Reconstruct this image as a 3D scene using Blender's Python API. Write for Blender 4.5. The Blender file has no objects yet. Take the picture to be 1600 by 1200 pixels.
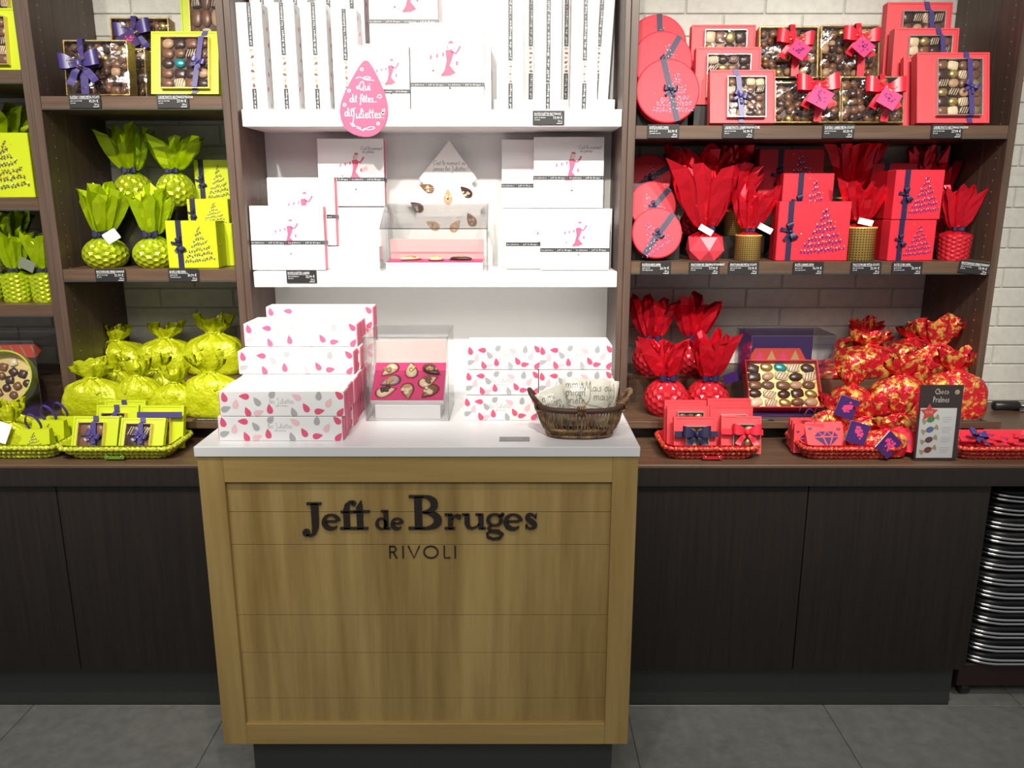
import bpy, math, random
from mathutils import Vector, Matrix, Euler
PI = math.pi
sc = bpy.context.scene
col = sc.collection

# ------------------------------------------------------------------ camera
FPX, H, PITCH = 1240.0, 1.5, math.radians(13.2)
CP, SP = math.cos(PITCH), math.sin(PITCH)
cam_d = bpy.data.cameras.new('camera')
cam_d.sensor_width = 36.0
cam_d.lens = FPX / 1600 * 36.0
cam_d.clip_start = 0.05
cam = bpy.data.objects.new('camera', cam_d)
cam.location = (0, 0, H)
cam.rotation_euler = (PI / 2 - PITCH, 0, 0)
col.objects.link(cam)
sc.camera = cam

# ------------------------------------------------------------------ world, lamps, exposure
sc.view_settings.view_transform = 'Standard'
sc.view_settings.look = 'None'
sc.view_settings.gamma = 1.0
sc.view_settings.exposure = 0.0
sc.view_settings.use_curve_mapping = False
wd = bpy.data.worlds.new('shop_air')
sc.world = wd
wd.use_nodes = True
wd.node_tree.nodes['Background'].inputs[0].default_value = (0.95, 0.97, 1.0, 1)
wd.node_tree.nodes['Background'].inputs[1].default_value = 0.26

def spot(x, y, z, tx, ty, tz, power, deg, blend=0.5, colr=(1.0, 0.95, 0.87), rad=0.035):
    l = bpy.data.lights.new('ceiling_spot', 'SPOT')
    l.energy = power; l.spot_size = math.radians(deg); l.spot_blend = blend
    l.color = colr; l.shadow_soft_size = rad
    o = bpy.data.objects.new('ceiling_spot', l)
    o.location = (x, y, z)
    o.rotation_euler = (Vector((tx, ty, tz)) - Vector((x, y, z))).to_track_quat('-Z', 'Y').to_euler()
    col.objects.link(o)

spot(-0.42, 0.50, 2.80, -0.38, 2.45, 1.50, 135, 48, 0.6)
spot(-0.02, 0.50, 2.80, -0.06, 2.45, 1.50, 135, 48, 0.6)
spot(-0.20, 0.75, 2.80, -0.22, 2.05, 0.98, 33, 46, 0.7)
spot(0.60, 0.50, 2.80, 0.66, 2.50, 1.40, 145, 50, 0.6)
spot(1.15, 0.50, 2.80, 1.12, 2.50, 1.35, 125, 50, 0.6)
spot(0.95, 0.75, 2.80, 0.95, 2.30, 0.90, 75, 46, 0.7)
spot(-1.05, 0.50, 2.80, -1.08, 2.50, 1.35, 150, 50, 0.6)
spot(-1.55, 0.50, 2.80, -1.60, 2.50, 1.30, 95, 50, 0.6)
spot(-1.10, 0.75, 2.80, -1.12, 2.25, 0.90, 75, 46, 0.7)

def area(x, y, z, tx, ty, tz, sx, sy, power, colr=(1, 0.96, 0.9)):
    l = bpy.data.lights.new('ambient_fill', 'AREA')
    l.shape = 'RECTANGLE'; l.size = sx; l.size_y = sy; l.energy = power; l.color = colr
    o = bpy.data.objects.new('ambient_fill', l)
    o.location = (x, y, z)
    o.rotation_euler = (Vector((tx, ty, tz)) - Vector((x, y, z))).to_track_quat('-Z', 'Y').to_euler()
    col.objects.link(o)
area(-0.2, -0.9, 2.9, -0.2, 0.6, 0.2, 2.4, 0.8, 34)  # unseen soft lamp added for room ambient and for the foil to reflect

# ------------------------------------------------------------------ photo -> place
def Z(v, D):
    b = (600 - v) / FPX
    return H + D * (-SP + b * CP) / (CP + b * SP)
def X(u, v, D):
    b = (600 - v) / FPX
    return (u - 800) / FPX / (CP + b * SP) * D
def MPP(v, D):
    return D / FPX / (CP + (600 - v) / FPX * SP)
def onz(v, z):
    b = (600 - v) / FPX
    return (z - H) * (CP + b * SP) / (-SP + b * CP)
def fit(u0, u1, v0, v1, D, z=None):
    """box seen at u0..u1 x v0..v1 with its front at depth D: centre x, base z, width, height"""
    vm = (v0 + v1) / 2
    z0 = Z(v1, D) if z is None else z
    return X((u0 + u1) / 2, vm, D), z0, (u1 - u0) * MPP(vm, D), Z(v0, D) - z0

# ------------------------------------------------------------------ materials
MATS = {}
def principled(name, color, rough=0.5, metal=0.0, **kw):
    if name in MATS: return MATS[name]
    m = bpy.data.materials.new(name); m.use_nodes = True
    b = m.node_tree.nodes['Principled BSDF']
    b.inputs['Base Color'].default_value = (*color, 1)
    b.inputs['Roughness'].default_value = rough
    b.inputs['Metallic'].default_value = metal
    for k, val in kw.items():
        b.inputs[k.replace('_', ' ')].default_value = val
    MATS[name] = m
    return m
def add_noise(m, c1, c2, scale=(1, 1, 1), nscale=8.0, detail=6, lo=0.3, hi=0.7, bump=0.0, rough=None, rnd=13.0, bdist=0.002):
    nt = m.node_tree; N = nt.nodes; L = nt.links
    b = N['Principled BSDF']
    tc = N.new('ShaderNodeTexCoord'); mp = N.new('ShaderNodeMapping')
    mp.inputs['Scale'].default_value = scale
    oi = N.new('ShaderNodeObjectInfo')
    va = N.new('ShaderNodeVectorMath'); va.operation = 'ADD'
    sc_ = N.new('ShaderNodeVectorMath'); sc_.operation = 'SCALE'; sc_.inputs['Scale'].default_value = rnd
    cx = N.new('ShaderNodeCombineXYZ')
    for i in range(3): L.new(oi.outputs['Random'], cx.inputs[i])
    L.new(cx.outputs[0], sc_.inputs[0]); L.new(tc.outputs['Object'], mp.inputs[0])
    L.new(mp.outputs[0], va.inputs[0]); L.new(sc_.outputs[0], va.inputs[1])
    n = N.new('ShaderNodeTexNoise'); n.inputs['Scale'].default_value = nscale; n.inputs['Detail'].default_value = detail
    n.inputs['Roughness'].default_value = 0.6
    L.new(va.outputs[0], n.inputs['Vector'])
    r = N.new('ShaderNodeValToRGB')
    r.color_ramp.elements[0].position = lo; r.color_ramp.elements[0].color = (*c1, 1)
    r.color_ramp.elements[1].position = hi; r.color_ramp.elements[1].color = (*c2, 1)
    L.new(n.outputs['Fac'], r.inputs['Fac']); L.new(r.outputs['Color'], b.inputs['Base Color'])
    if bump:
        bp = N.new('ShaderNodeBump'); bp.inputs['Strength'].default_value = bump; bp.inputs['Distance'].default_value = bdist
        L.new(n.outputs['Fac'], bp.inputs['Height']); L.new(bp.outputs['Normal'], b.inputs['Normal'])
    return m
def clear(name, tint=(1, 1, 1), gloss=0.10, rough=0.03, bump=0.0, nscale=30.0, edge=0.35):
    if name in MATS: return MATS[name]
    m = bpy.data.materials.new(name); m.use_nodes = True
    nt = m.node_tree; N = nt.nodes; L = nt.links
    N.remove(N['Principled BSDF'])
    t = N.new('ShaderNodeBsdfTransparent'); t.inputs[0].default_value = (*tint, 1)
    g = N.new('ShaderNodeBsdfGlossy'); g.inputs['Roughness'].default_value = rough
    mx = N.new('ShaderNodeMixShader')
    fr = N.new('ShaderNodeLayerWeight'); fr.inputs['Blend'].default_value = edge
    ma = N.new('ShaderNodeMath'); ma.operation = 'MULTIPLY_ADD'
    ma.inputs[1].default_value = 0.5; ma.inputs[2].default_value = gloss
    L.new(fr.outputs['Fresnel'], ma.inputs[0]); L.new(ma.outputs[0], mx.inputs[0])
    L.new(t.outputs[0], mx.inputs[1]); L.new(g.outputs[0], mx.inputs[2])
    if bump:
        tc = N.new('ShaderNodeTexCoord'); n = N.new('ShaderNodeTexNoise'); n.inputs['Scale'].default_value = nscale
        n.inputs['Detail'].default_value = 3
        bp = N.new('ShaderNodeBump'); bp.inputs['Strength'].default_value = bump; bp.inputs['Distance'].default_value = 0.01
        L.new(tc.outputs['Object'], n.inputs['Vector']); L.new(n.outputs['Fac'], bp.inputs['Height'])
        L.new(bp.outputs['Normal'], g.inputs['Normal'])
    L.new(mx.outputs[0], N['Material Output'].inputs['Surface'])
    MATS[name] = m
    return m

walnut = add_noise(principled('walnut', (0.1, 0.06, 0.04), 0.42), (0.062, 0.038, 0.027), (0.118, 0.072, 0.05), (14, 14, 0.7), 5, 7, 0.3, 0.72)
walnut_h = add_noise(principled('walnut_across', (0.1, 0.06, 0.04), 0.42), (0.072, 0.04, 0.024), (0.135, 0.078, 0.045), (0.7, 14, 14), 5, 7, 0.3, 0.72)
wenge = add_noise(principled('wenge', (0.03, 0.02, 0.016), 0.45), (0.010, 0.007, 0.0058), (0.019, 0.0135, 0.0105), (16, 16, 0.6), 5, 7, 0.3, 0.72)
oak = add_noise(principled('oak', (0.4, 0.25, 0.1), 0.5), (0.33, 0.205, 0.058), (0.50, 0.345, 0.125), (9, 9, 0.55), 2.6, 9, 0.28, 0.72, bump=0.15)
oak_panel = add_noise(principled('oak_panel', (0.4, 0.25, 0.1), 0.5), (0.27, 0.165, 0.044), (0.50, 0.345, 0.125), (5.5, 9, 0.4), 3.0, 10, 0.30, 0.66, bump=0.15, rnd=0.0)
oak_h = add_noise(principled('oak_across', (0.4, 0.25, 0.1), 0.5), (0.35, 0.22, 0.064), (0.50, 0.345, 0.125), (0.55, 9, 9), 2.6, 9, 0.28, 0.72, bump=0.15)
brick_m = add_noise(principled('painted_brick', (0.8, 0.78, 0.73), 0.55), (0.60, 0.575, 0.505), (0.70, 0.675, 0.605), (1, 1, 1), 40, 4, 0.3, 0.7, bump=0.25)
mortar_m = principled('mortar', (0.55, 0.53, 0.48), 0.8)
tile_m = add_noise(principled('slate_tile', (0.1, 0.1, 0.09), 0.33), (0.21, 0.21, 0.188), (0.29, 0.29, 0.262), (1, 1, 1), 26, 6, 0.3, 0.7, bump=0.1)
grout_m = principled('grout', (0.2, 0.2, 0.19), 0.7)
plinth_m = principled('grey_plinth', (0.043, 0.045, 0.042), 0.4)
white_lam = principled('white_laminate', (0.82, 0.82, 0.82), 0.3)
white_back = principled('white_back_panel', (0.74, 0.73, 0.71), 0.22)
white_card = principled('white_card', (0.86, 0.85, 0.84), 0.4)
cream_card = principled('cream_card', (0.82, 0.78, 0.75), 0.45)
pink_card = principled('raspberry_card', (0.72, 0.12, 0.22), 0.45)
pink_sign = principled('pink_board', (0.66, 0.095, 0.20), 0.5)
hot_pink = principled('hot_pink_card', (0.66, 0.045, 0.17), 0.45)
pale_pink = principled('pale_pink_print', (0.86, 0.55, 0.58), 0.5)
rose_print = principled('rose_print', (0.76, 0.10, 0.2), 0.5)
grey_print = principled('grey_print', (0.42, 0.42, 0.43), 0.5)
black_ink = principled('black_ink', (0.02, 0.02, 0.022), 0.5)
grey_ink = principled('grey_ink', (0.22, 0.2, 0.2), 0.5)
white_ink = principled('white_ink', (0.85, 0.85, 0.85), 0.5)
chalk = principled('slate_card', (0.016, 0.015, 0.016), 0.45)
band_m = principled('charcoal_band', (0.03, 0.032, 0.036), 0.4)
lime_card = principled('lime_card', (0.50, 0.585, 0.008), 0.38)
lime_dark = principled('lime_rim', (0.42, 0.50, 0.004), 0.4)
red_card = principled('red_card', (0.70, 0.016, 0.038), 0.55)
red_dark = principled('red_rim', (0.50, 0.008, 0.014), 0.4)
coral_card = principled('coral_card', (0.74, 0.058, 0.070), 0.5)
navy_satin = principled('navy_satin', (0.013, 0.010, 0.048), 0.5)
violet_satin = principled('violet_satin', (0.055, 0.038, 0.17), 0.36)
red_satin = principled('red_satin', (0.72, 0.016, 0.04), 0.36)
purple_card = principled('purple_card', (0.045, 0.012, 0.11), 0.4)
gold_card = add_noise(principled('gold_card', (0.6, 0.42, 0.14), 0.32, 0.75), (0.45, 0.30, 0.09), (0.80, 0.60, 0.25), (1, 1, 3), 60, 3, 0.35, 0.65)
gold_bead = principled('gold_bead', (0.85, 0.62, 0.3), 0.2, 0.9)
pearl = principled('pearl', (0.88, 0.8, 0.72), 0.2, 0.4)
gold_paper = principled('gold_paper', (0.82, 0.62, 0.24), 0.3, 0.6)
chrome = principled('chrome', (0.75, 0.75, 0.76), 0.16, 1.0)
black_plastic = principled('black_plastic', (0.014, 0.013, 0.013), 0.4)
dark_wood = principled('dark_stain', (0.022, 0.009, 0.008), 0.5)
letter_m = principled('letter_brown', (0.022, 0.016, 0.014), 0.42)
ch_milk = principled('milk_chocolate', (0.20, 0.085, 0.036), 0.32)
ch_dark = principled('dark_chocolate', (0.055, 0.022, 0.014), 0.28)
ch_white = principled('white_chocolate', (0.75, 0.60, 0.38), 0.35)
ch_cream = principled('praline_cream', (0.50, 0.30, 0.16), 0.4)
ch_gold = principled('gold_wrapped_praline', (0.70, 0.50, 0.16), 0.25, 0.8)
ch_grey = principled('nougat_grey', (0.42, 0.36, 0.34), 0.4)
teal = principled('teal_foil', (0.05, 0.42, 0.42), 0.25, 0.6)
nut_m = principled('almond', (0.55, 0.30, 0.12), 0.5)
cello = clear('cellophane', (0.97, 0.97, 0.97), 0.13, 0.12, bump=1.0, nscale=22, edge=0.3)
film = clear('clear_film', (0.97, 0.97, 0.97), 0.05, 0.04, bump=0.25, nscale=18, edge=0.2)
acrylic = clear('acrylic', (0.985, 0.985, 0.985), 0.035, 0.02, edge=0.25)
acrylic_edge = clear('acrylic_edge', (0.90, 0.91, 0.91), 0.25, 0.25, edge=0.4)
wicker_m = add_noise(principled('wicker', (0.2, 0.1, 0.04), 0.5), (0.075, 0.03, 0.012), (0.40, 0.24, 0.095), (1, 1, 1), 55, 3, 0.38, 0.68)
wicker_dark = principled('wicker_rim', (0.075, 0.03, 0.018), 0.5)
pouch_m = principled('printed_pouch', (0.78, 0.74, 0.62), 0.35)
straw_lime = add_noise(principled('lime_straw', (0.4, 0.42, 0.02), 0.55), (0.26, 0.29, 0.006), (0.60, 0.63, 0.05), (1, 1, 1), 160, 2, 0.4, 0.6)
straw_red = add_noise(principled('red_straw', (0.5, 0.03, 0.02), 0.45), (0.45, 0.012, 0.014), (0.72, 0.26, 0.07), (1, 1, 1), 170, 2, 0.52, 0.68)
foil_lime = principled('lime_foil', (0.42, 0.58, 0.004), 0.2, 0.6)
foil_red = principled('red_foil', (0.70, 0.012, 0.028), 0.17, 0.6)
pot_lime = principled('lime_lacquer', (0.50, 0.60, 0.02), 0.26, 0.55)
pot_red = principled('red_lacquer', (0.66, 0.025, 0.04), 0.27, 0.45)
pot_coral = principled('coral_pot', (0.74, 0.06, 0.09), 0.4)
satin_lime = add_noise(principled('lime_satin', (0.6, 0.65, 0.01), 0.3, 0.25), (0.46, 0.50, 0.003), (0.60, 0.64, 0.02), (1, 1, 1), 28, 3, 0.35, 0.7, bump=0.8, bdist=0.012)
red_gold = add_noise(principled('red_gold_brocade', (0.7, 0.05, 0.05), 0.27, 0.5), (0.70, 0.02, 0.035), (0.88, 0.50, 0.10), (1, 1, 1), 46, 3, 0.50, 0.60, bump=0.7, bdist=0.010)
mesh_gold = principled('pierced_gold', (0.65, 0.45, 0.12), 0.3, 0.3)
def pierce(m):
    nt = m.node_tree; N = nt.nodes; L = nt.links; b = N['Principled BSDF']
    uv = N.new('ShaderNodeUVMap'); sp = N.new('ShaderNodeSeparateXYZ'); L.new(uv.outputs[0], sp.inputs[0])
    ms = []
    for ax, k in ((0, 2 * PI * 36), (1, 2 * PI * 13)):
        a = N.new('ShaderNodeMath'); a.operation = 'MULTIPLY'; a.inputs[1].default_value = k; L.new(sp.outputs[ax], a.inputs[0])
        s = N.new('ShaderNodeMath'); s.operation = 'SINE'; L.new(a.outputs[0], s.inputs[0]); ms.append(s)
    mn = N.new('ShaderNodeMath'); mn.operation = 'MINIMUM'; L.new(ms[0].outputs[0], mn.inputs[0]); L.new(ms[1].outputs[0], mn.inputs[1])
    r = N.new('ShaderNodeValToRGB')
    r.color_ramp.elements[0].position = 0.05; r.color_ramp.elements[0].color = (0.78, 0.55, 0.16, 1)
    r.color_ramp.elements[1].position = 0.25; r.color_ramp.elements[1].color = (0.10, 0.05, 0.012, 1)
    L.new(mn.outputs[0], r.inputs[0]); L.new(r.outputs[0], b.inputs['Base Color'])
pierce(mesh_gold)

# ------------------------------------------------------------------ mesh building
class MB:
    def __init__(s): s.v = []; s.f = []; s.m = []; s.s = []
    def add(s, vs, fs, mi=0, sm=False):
        o = len(s.v); s.v += [tuple(p) for p in vs]
        for f in fs:
            s.f.append(tuple(i + o for i in f)); s.m.append(mi); s.s.append(sm)
        return s
    def box(s, x0, x1, y0, y1, z0, z1, mi=0):
        vs = [(x, y, z) for z in (z0, z1) for y in (y0, y1) for x in (x0, x1)]
        return s.add(vs, [(0, 2, 3, 1), (4, 5, 7, 6), (0, 1, 5, 4), (2, 6, 7, 3), (0, 4, 6, 2), (1, 3, 7, 5)], mi)
    def cbox(s, x0, x1, y0, y1, z0, z1, c=0.003, mi=0):
        """box with chamfered edges"""
        lo, hi = (x0, y0, z0), (x1, y1, z1); vs = []; idx = {}
        for k in range(8):
            for a in range(3):
                p = []
                for d in range(3):
                    up = (k >> d) & 1
                    e = hi[d] if up else lo[d]
                    p.append(e if d == a else (e - c if up else e + c))
                idx[(k, a)] = len(vs); vs.append(p)
        fs = []
        for a in range(3):
            o1, o2 = (a + 1) % 3, (a + 2) % 3
            for up in (0, 1):
                ks = [(up << a) | (i << o1) | (j << o2) for i, j in ((0, 0), (1, 0), (1, 1), (0, 1))]
                f = [idx[(k, a)] for k in ks]
                fs.append(f if up else f[::-1])
            for i in (0, 1):
                for j in (0, 1):
                    k0 = (i << o1) | (j << o2); k1 = k0 | (1 << a)
                    f = [idx[(k0, o1)], idx[(k1, o1)], idx[(k1, o2)], idx[(k0, o2)]]
                    fs.append(f if (i ^ j) else f[::-1])
        for k in range(8):
            f = [idx[(k, 0)], idx[(k, 1)], idx[(k, 2)]]
            fs.append(f if bin(k).count('1') % 2 else f[::-1])
        return s.add(vs, fs, mi)
    def tube(s, pts, r, n=8, mi=0, closed=False, sm=True):
        P = [Vector(p) for p in pts]; k = len(P); rr = r if isinstance(r, (list, tuple)) else [r] * k
        vs = []; up = Vector((0.13, 0.21, 0.97))
        for i in range(k):
            a = P[(i - 1) % k] if (closed or i) else P[i]; b = P[(i + 1) % k] if (closed or i < k - 1) else P[i]
            t = (b - a).normalized(); e = t.cross(up)
            if e.length < 1e-4: e = t.cross(Vector((1, 0, 0)))
            e.normalize(); g = t.cross(e)
            for j in range(n):
                q = 2 * PI * j / n
                vs.append(P[i] + (e * math.cos(q) + g * math.sin(q)) * rr[i])
        fs = []
        for i in range(k if closed else k - 1):
            for j in range(n):
                a, b = i * n, ((i + 1) % k) * n
                fs.append((a + j, a + (j + 1) % n, b + (j + 1) % n, b + j))
        if not closed:
            fs.append(tuple(range(n))[::-1]); fs.append(tuple((k - 1) * n + j for j in range(n)))
        return s.add(vs, fs, mi, sm)
    def loft(s, rings, mi=0, sm=True, caps=True):
        n = len(rings[0]); vs = [p for r in rings for p in r]; fs = []
        for i in range(len(rings) - 1):
            for j in range(n):
                fs.append((i * n + j, i * n + (j + 1) % n, (i + 1) * n + (j + 1) % n, (i + 1) * n + j))
        if caps:
            fs.append(tuple(range(n))[::-1]); fs.append(tuple((len(rings) - 1) * n + j for j in range(n)))
        return s.add(vs, fs, mi, sm)
    def lathe(s, prof, n=24, mi=0, sm=True, caps=True, cx=0, cy=0):
        return s.loft([[(cx + r * math.cos(2 * PI * j / n), cy + r * math.sin(2 * PI * j / n), z) for j in range(n)] for r, z in prof], mi, sm, caps)
    def prism(s, poly, y0, y1, mi=0):
        """polygon in x,z; front face at y0"""
        n = len(poly)
        ar = sum(poly[i][0] * poly[(i + 1) % n][1] - poly[(i + 1) % n][0] * poly[i][1] for i in range(n))
        if ar < 0: poly = poly[::-1]
        vs = [(x, y0, z) for x, z in poly] + [(x, y1, z) for x, z in poly]
        fs = [tuple(range(n)), tuple(range(n, 2 * n))[::-1]]
        fs += [(i, n + i, n + (i + 1) % n, (i + 1) % n) for i in range(n)]
        return s.add(vs, fs, mi)
    def face(s, poly, y, mi=0):
        n = len(poly)
        ar = sum(poly[i][0] * poly[(i + 1) % n][1] - poly[(i + 1) % n][0] * poly[i][1] for i in range(n))
        if ar < 0: poly = poly[::-1]
        return s.add([(x, y, z) for x, z in poly], [tuple(range(n))], mi)
    def strip(s, pts, wv, mi=0, sm=True):
        """ribbon along pts; wv: half-width vectors"""
        vs = []; n = len(pts)
        for p, w in zip(pts, wv):
            p = Vector(p); w = Vector(w); vs += [p - w, p + w]
        return s.add(vs, [(2 * i, 2 * i + 1, 2 * i + 3, 2 * i + 2) for i in range(n - 1)], mi, sm)
    def stroke(s, pts, y0, y1, mi=0, w=None):
        """brush stroke in x,z with a width at each point (x, z, w), extruded y0..y1"""
        P = [(p[0], p[1], p[2] if len(p) > 2 else w) for p in pts]; L = []; R = []
        for i, (x, z, ww) in enumerate(P):
            a = P[max(i - 1, 0)]; b = P[min(i + 1, len(P) - 1)]
            dx, dz = b[0] - a[0], b[1] - a[1]; q = math.hypot(dx, dz) or 1
            nx, nz = -dz / q * ww / 2, dx / q * ww / 2
            L.append((x + nx, z + nz)); R.append((x - nx, z - nz))
        n = len(P); flat = abs(y1 - y0) < 1e-9
        vs = [(x, y0, z) for x, z in L] + [(x, y0, z) for x, z in R]
        fs = [(n + i, n + i + 1, i + 1, i) for i in range(n - 1)]
        if not flat:
            vs += [(x, y1, z) for x, z in L] + [(x, y1, z) for x, z in R]
            for i in range(n - 1):
                fs += [(i, i + 1, 2 * n + i + 1, 2 * n + i), (n + i + 1, n + i, 3 * n + i, 3 * n + i + 1)]
            fs += [(0, 2 * n, 3 * n, n), (n - 1, 2 * n - 1, 4 * n - 1, 3 * n - 1)]
        return s.add(vs, fs, mi)
    def merge(s, o, fn=lambda p: p, mi=None):
        k = len(s.v); s.v += [fn(p) for p in o.v]
        s.f += [tuple(i + k for i in f) for f in o.f]; s.m += [m if mi is None else mi for m in o.m]; s.s += o.s
        return s
    def mesh(s, name, mats, uv=None):
        me = bpy.data.meshes.new(name); me.from_pydata(s.v, [], s.f)
        if not isinstance(mats, (list, tuple)): mats = [mats]
        for m in mats: me.materials.append(m)
        me.polygons.foreach_set('material_index', s.m); me.polygons.foreach_set('use_smooth', s.s)
        if uv:
            ul = me.uv_layers.new(name='UVMap')
            for i, l in enumerate(me.loops): ul.data[i].uv = uv(s.v[l.vertex_index])
        me.update()
        return me

def obj(name, me, parent=None, loc=(0, 0, 0), rot=(0, 0, 0), scale=None, label=None, kind=None):
    o = bpy.data.objects.new(name, me); col.objects.link(o)
    o.location = loc; o.rotation_euler = rot
    if scale is not None: o.scale = scale if isinstance(scale, (tuple, list)) else (scale,) * 3
    if parent is not None: o.parent = parent
    if label: o['label'] = label
    if kind: o['kind'] = kind
    return o
FIXED = ('base_cabinet', 'worktop', 'display_riser', 'shelving_bay', 'sales_counter', 'basket_dolly', 'shopping_basket', 'drop_sign')
def thing(name, label, cat, loc=(0, 0, 0), rot=(0, 0, 0), group=None, d=0.0):
    if name not in FIXED: loc = (loc[0], loc[1], loc[2] + .0006 + d * math.sin(max(0.0, -rot[0])))   # a box leaning back stands on its rear edge
    o = bpy.data.objects.new(name, None); col.objects.link(o); o.empty_display_size = 0.02
    o.location = loc; o.rotation_euler = rot
    o['label'] = label; o['category'] = cat
    if group: o['group'] = group
    return o
def tag(o, label, cat, group=None):
    o['label'] = label; o['category'] = cat
    if group: o['group'] = group
    return o
def structure(o): o['kind'] = 'structure'; return o
def copy_tree(o, parent=None):
    c = o.copy(); col.objects.link(c); c.parent = parent
    for ch in list(o.children): copy_tree(ch, c)
    return c
CACHE = {}
def cached(key, fn):
    if key not in CACHE: CACHE[key] = fn()
    return CACHE[key]

# lettering with the built-in sans font
TXT = {}
def text_mb(s):
    if s in TXT: return TXT[s]
    cu = bpy.data.curves.new('lettering', 'FONT'); cu.body = s; cu.size = 1.0; cu.resolution_u = 1
    o = bpy.data.objects.new('lettering', cu)
    me = bpy.data.meshes.new_from_object(o)
    mb = MB(); mb.add([(v.co.x, 0, v.co.y) for v in me.vertices], [tuple(p.vertices) for p in me.polygons])
    xs = [p[0] for p in mb.v] or [0]
    mb.w = max(xs) - min(xs); mb.x0 = min(xs)
    bpy.data.objects.remove(o); bpy.data.curves.remove(cu); bpy.data.meshes.remove(me)
    TXT[s] = mb
    return mb
def put_text(mb, s, x, z, y, size, mi=0, align='l', vertical=False, wscale=1.0):
    t = text_mb(s); sz = size / 0.73; w = t.w * sz * wscale
    ox = {'l': 0, 'c': -w / 2, 'r': -w}[align]
    def fn(p):
        a, b = (p[0] - t.x0) * sz * wscale + ox, p[2] * sz
        return (x - b, y, z + a) if vertical else (x + a, y, z + b)
    mb.merge(t, fn, mi)

# handwriting: one-line letters on a unit body, x-height 0.5
HAND = {
 'a': (.50, [[(.40,.42),(.22,.50),(.05,.25),(.20,0),(.39,.2)],[(.42,.5),(.40,.08),(.52,.03)]]),
 'b': (.46, [[(.08,.5),(.16,1),(.08,.9),(.06,.1),(.22,0),(.40,.2),(.30,.48),(.10,.35)]]),
 'c': (.42, [[(.38,.42),(.22,.50),(.05,.25),(.20,0),(.42,.10)]]),
 'd': (.50, [[(.40,.42),(.22,.50),(.05,.25),(.20,0),(.40,.22)],[(.45,1.0),(.41,.5),(.40,.08),(.52,.02)]]),
 'e': (.42, [[(.05,.22),(.30,.30),(.34,.45),(.18,.50),(.06,.25),(.20,0),(.42,.12)]]),
 'f': (.36, [[(.40,.9),(.28,1),(.18,.8),(.16,0),(.12,-.4)],[(.02,.45),(.36,.48)]]),
 'h': (.48, [[(.08,1),(.08,0)],[(.08,.3),(.24,.5),(.38,.4),(.38,0)]]),
 'i': (.24, [[(.08,.48),(.08,.08),(.22,.02)],[(.09,.66),(.11,.72)]]),
 'j': (.26, [[(.16,.48),(.14,-.2),(.02,-.35)],[(.17,.66),(.19,.72)]]),
 'l': (.26, [[(.06,.2),(.20,.85),(.12,1),(.07,.8),(.08,.1),(.24,.03)]]),
 'm': (.74, [[(.06,.5),(.06,0)],[(.06,.32),(.20,.5),(.32,.4),(.32,0)],[(.32,.32),(.46,.5),(.60,.4),(.60,.05),(.70,.02)]]),
 'n': (.50, [[(.06,.5),(.06,0)],[(.06,.32),(.22,.5),(.36,.4),(.36,.05),(.46,.02)]]),
 'o': (.46, [[(.24,.50),(.05,.25),(.22,0),(.40,.25),(.24,.50),(.46,.44)]]),
 'r': (.36, [[(.07,.5),(.07,0)],[(.07,.3),(.18,.48),(.34,.46)]]),
 's': (.38, [[(.34,.44),(.20,.50),(.10,.38),(.30,.18),(.20,0),(.04,.08)]]),
 't': (.32, [[(.14,.92),(.12,.1),(.28,.03)],[(.0,.58),(.30,.62)]]),
 'u': (.50, [[(.06,.5),(.08,.08),(.22,0),(.38,.2)],[(.41,.5),(.40,.06),(.50,.02)]]),
 'v': (.42, [[(.05,.5),(.18,0),(.38,.5)]]),
 'ê': (.42, [[(.05,.22),(.30,.30),(.34,.45),(.18,.50),(.06,.25),(.20,0),(.42,.12)],[(.08,.64),(.20,.78),(.32,.64)]]),
 'è': (.42, [[(.05,.22),(.30,.30),(.34,.45),(.18,.50),(.06,.25),(.20,0),(.42,.12)],[(.12,.80),(.26,.64)]]),
 'Q': (.72, [[(.36,1),(.06,.6),(.22,.02),(.54,.2),(.56,.8),(.36,1),(.2,.9)],[(.34,.25),(.66,-.1)]]),
 'J': (.62, [[(.05,.95),(.30,1.0),(.56,1.05)],[(.36,1.0),(.40,.4),(.36,-.3),(.20,-.62),(.02,-.55)]]),
 'M': (.92, [[(.04,0),(.16,1),(.22,1),(.40,.25),(.60,1),(.66,1),(.80,0),(.9,.05)]]),
 'C': (.60, [[(.54,.85),(.36,1),(.06,.5),(.26,0),(.58,.15)]]),
 '.': (.16, [[(.05,0),(.09,.06)]]), ',': (.2, [[(.10,.06),(.04,-.14)]]), "'": (.16, [[(.08,1),(.05,.8)]]),
 '!': (.2, [[(.14,1),(.08,.35)],[(.05,0),(.08,.06)]]), '«': (.34, [[(.2,.5),(.05,.3),(.2,.1)],[(.34,.5),(.19,.3),(.34,.1)]]), ' ': (.3, []),
}
def smooth(pts, k=4, closed=False):
    n = len(pts); out = []
    if n < 3 and not closed: return pts
    rng = range(n) if closed else range(n - 1)
    for i in rng:
        p0 = pts[(i - 1) % n] if (closed or i) else pts[0]; p1 = pts[i]; p2 = pts[(i + 1) % n]
        p3 = pts[(i + 2) % n] if (closed or i + 2 < n) else pts[-1]
        for q in range(k):
            t = q / k
            out.append(tuple(.5 * (2 * b + (c - a) * t + (2 * a - 5 * b + 4 * c - d) * t * t + (3 * b - a - 3 * c + d) * t ** 3) for a, b, c, d in zip(p0, p1, p2, p3)))
    if not closed: out.append(tuple(pts[-1]))
    return out
def hand_width(s): return sum(HAND.get(c, HAND[' '])[0] for c in s)
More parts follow.
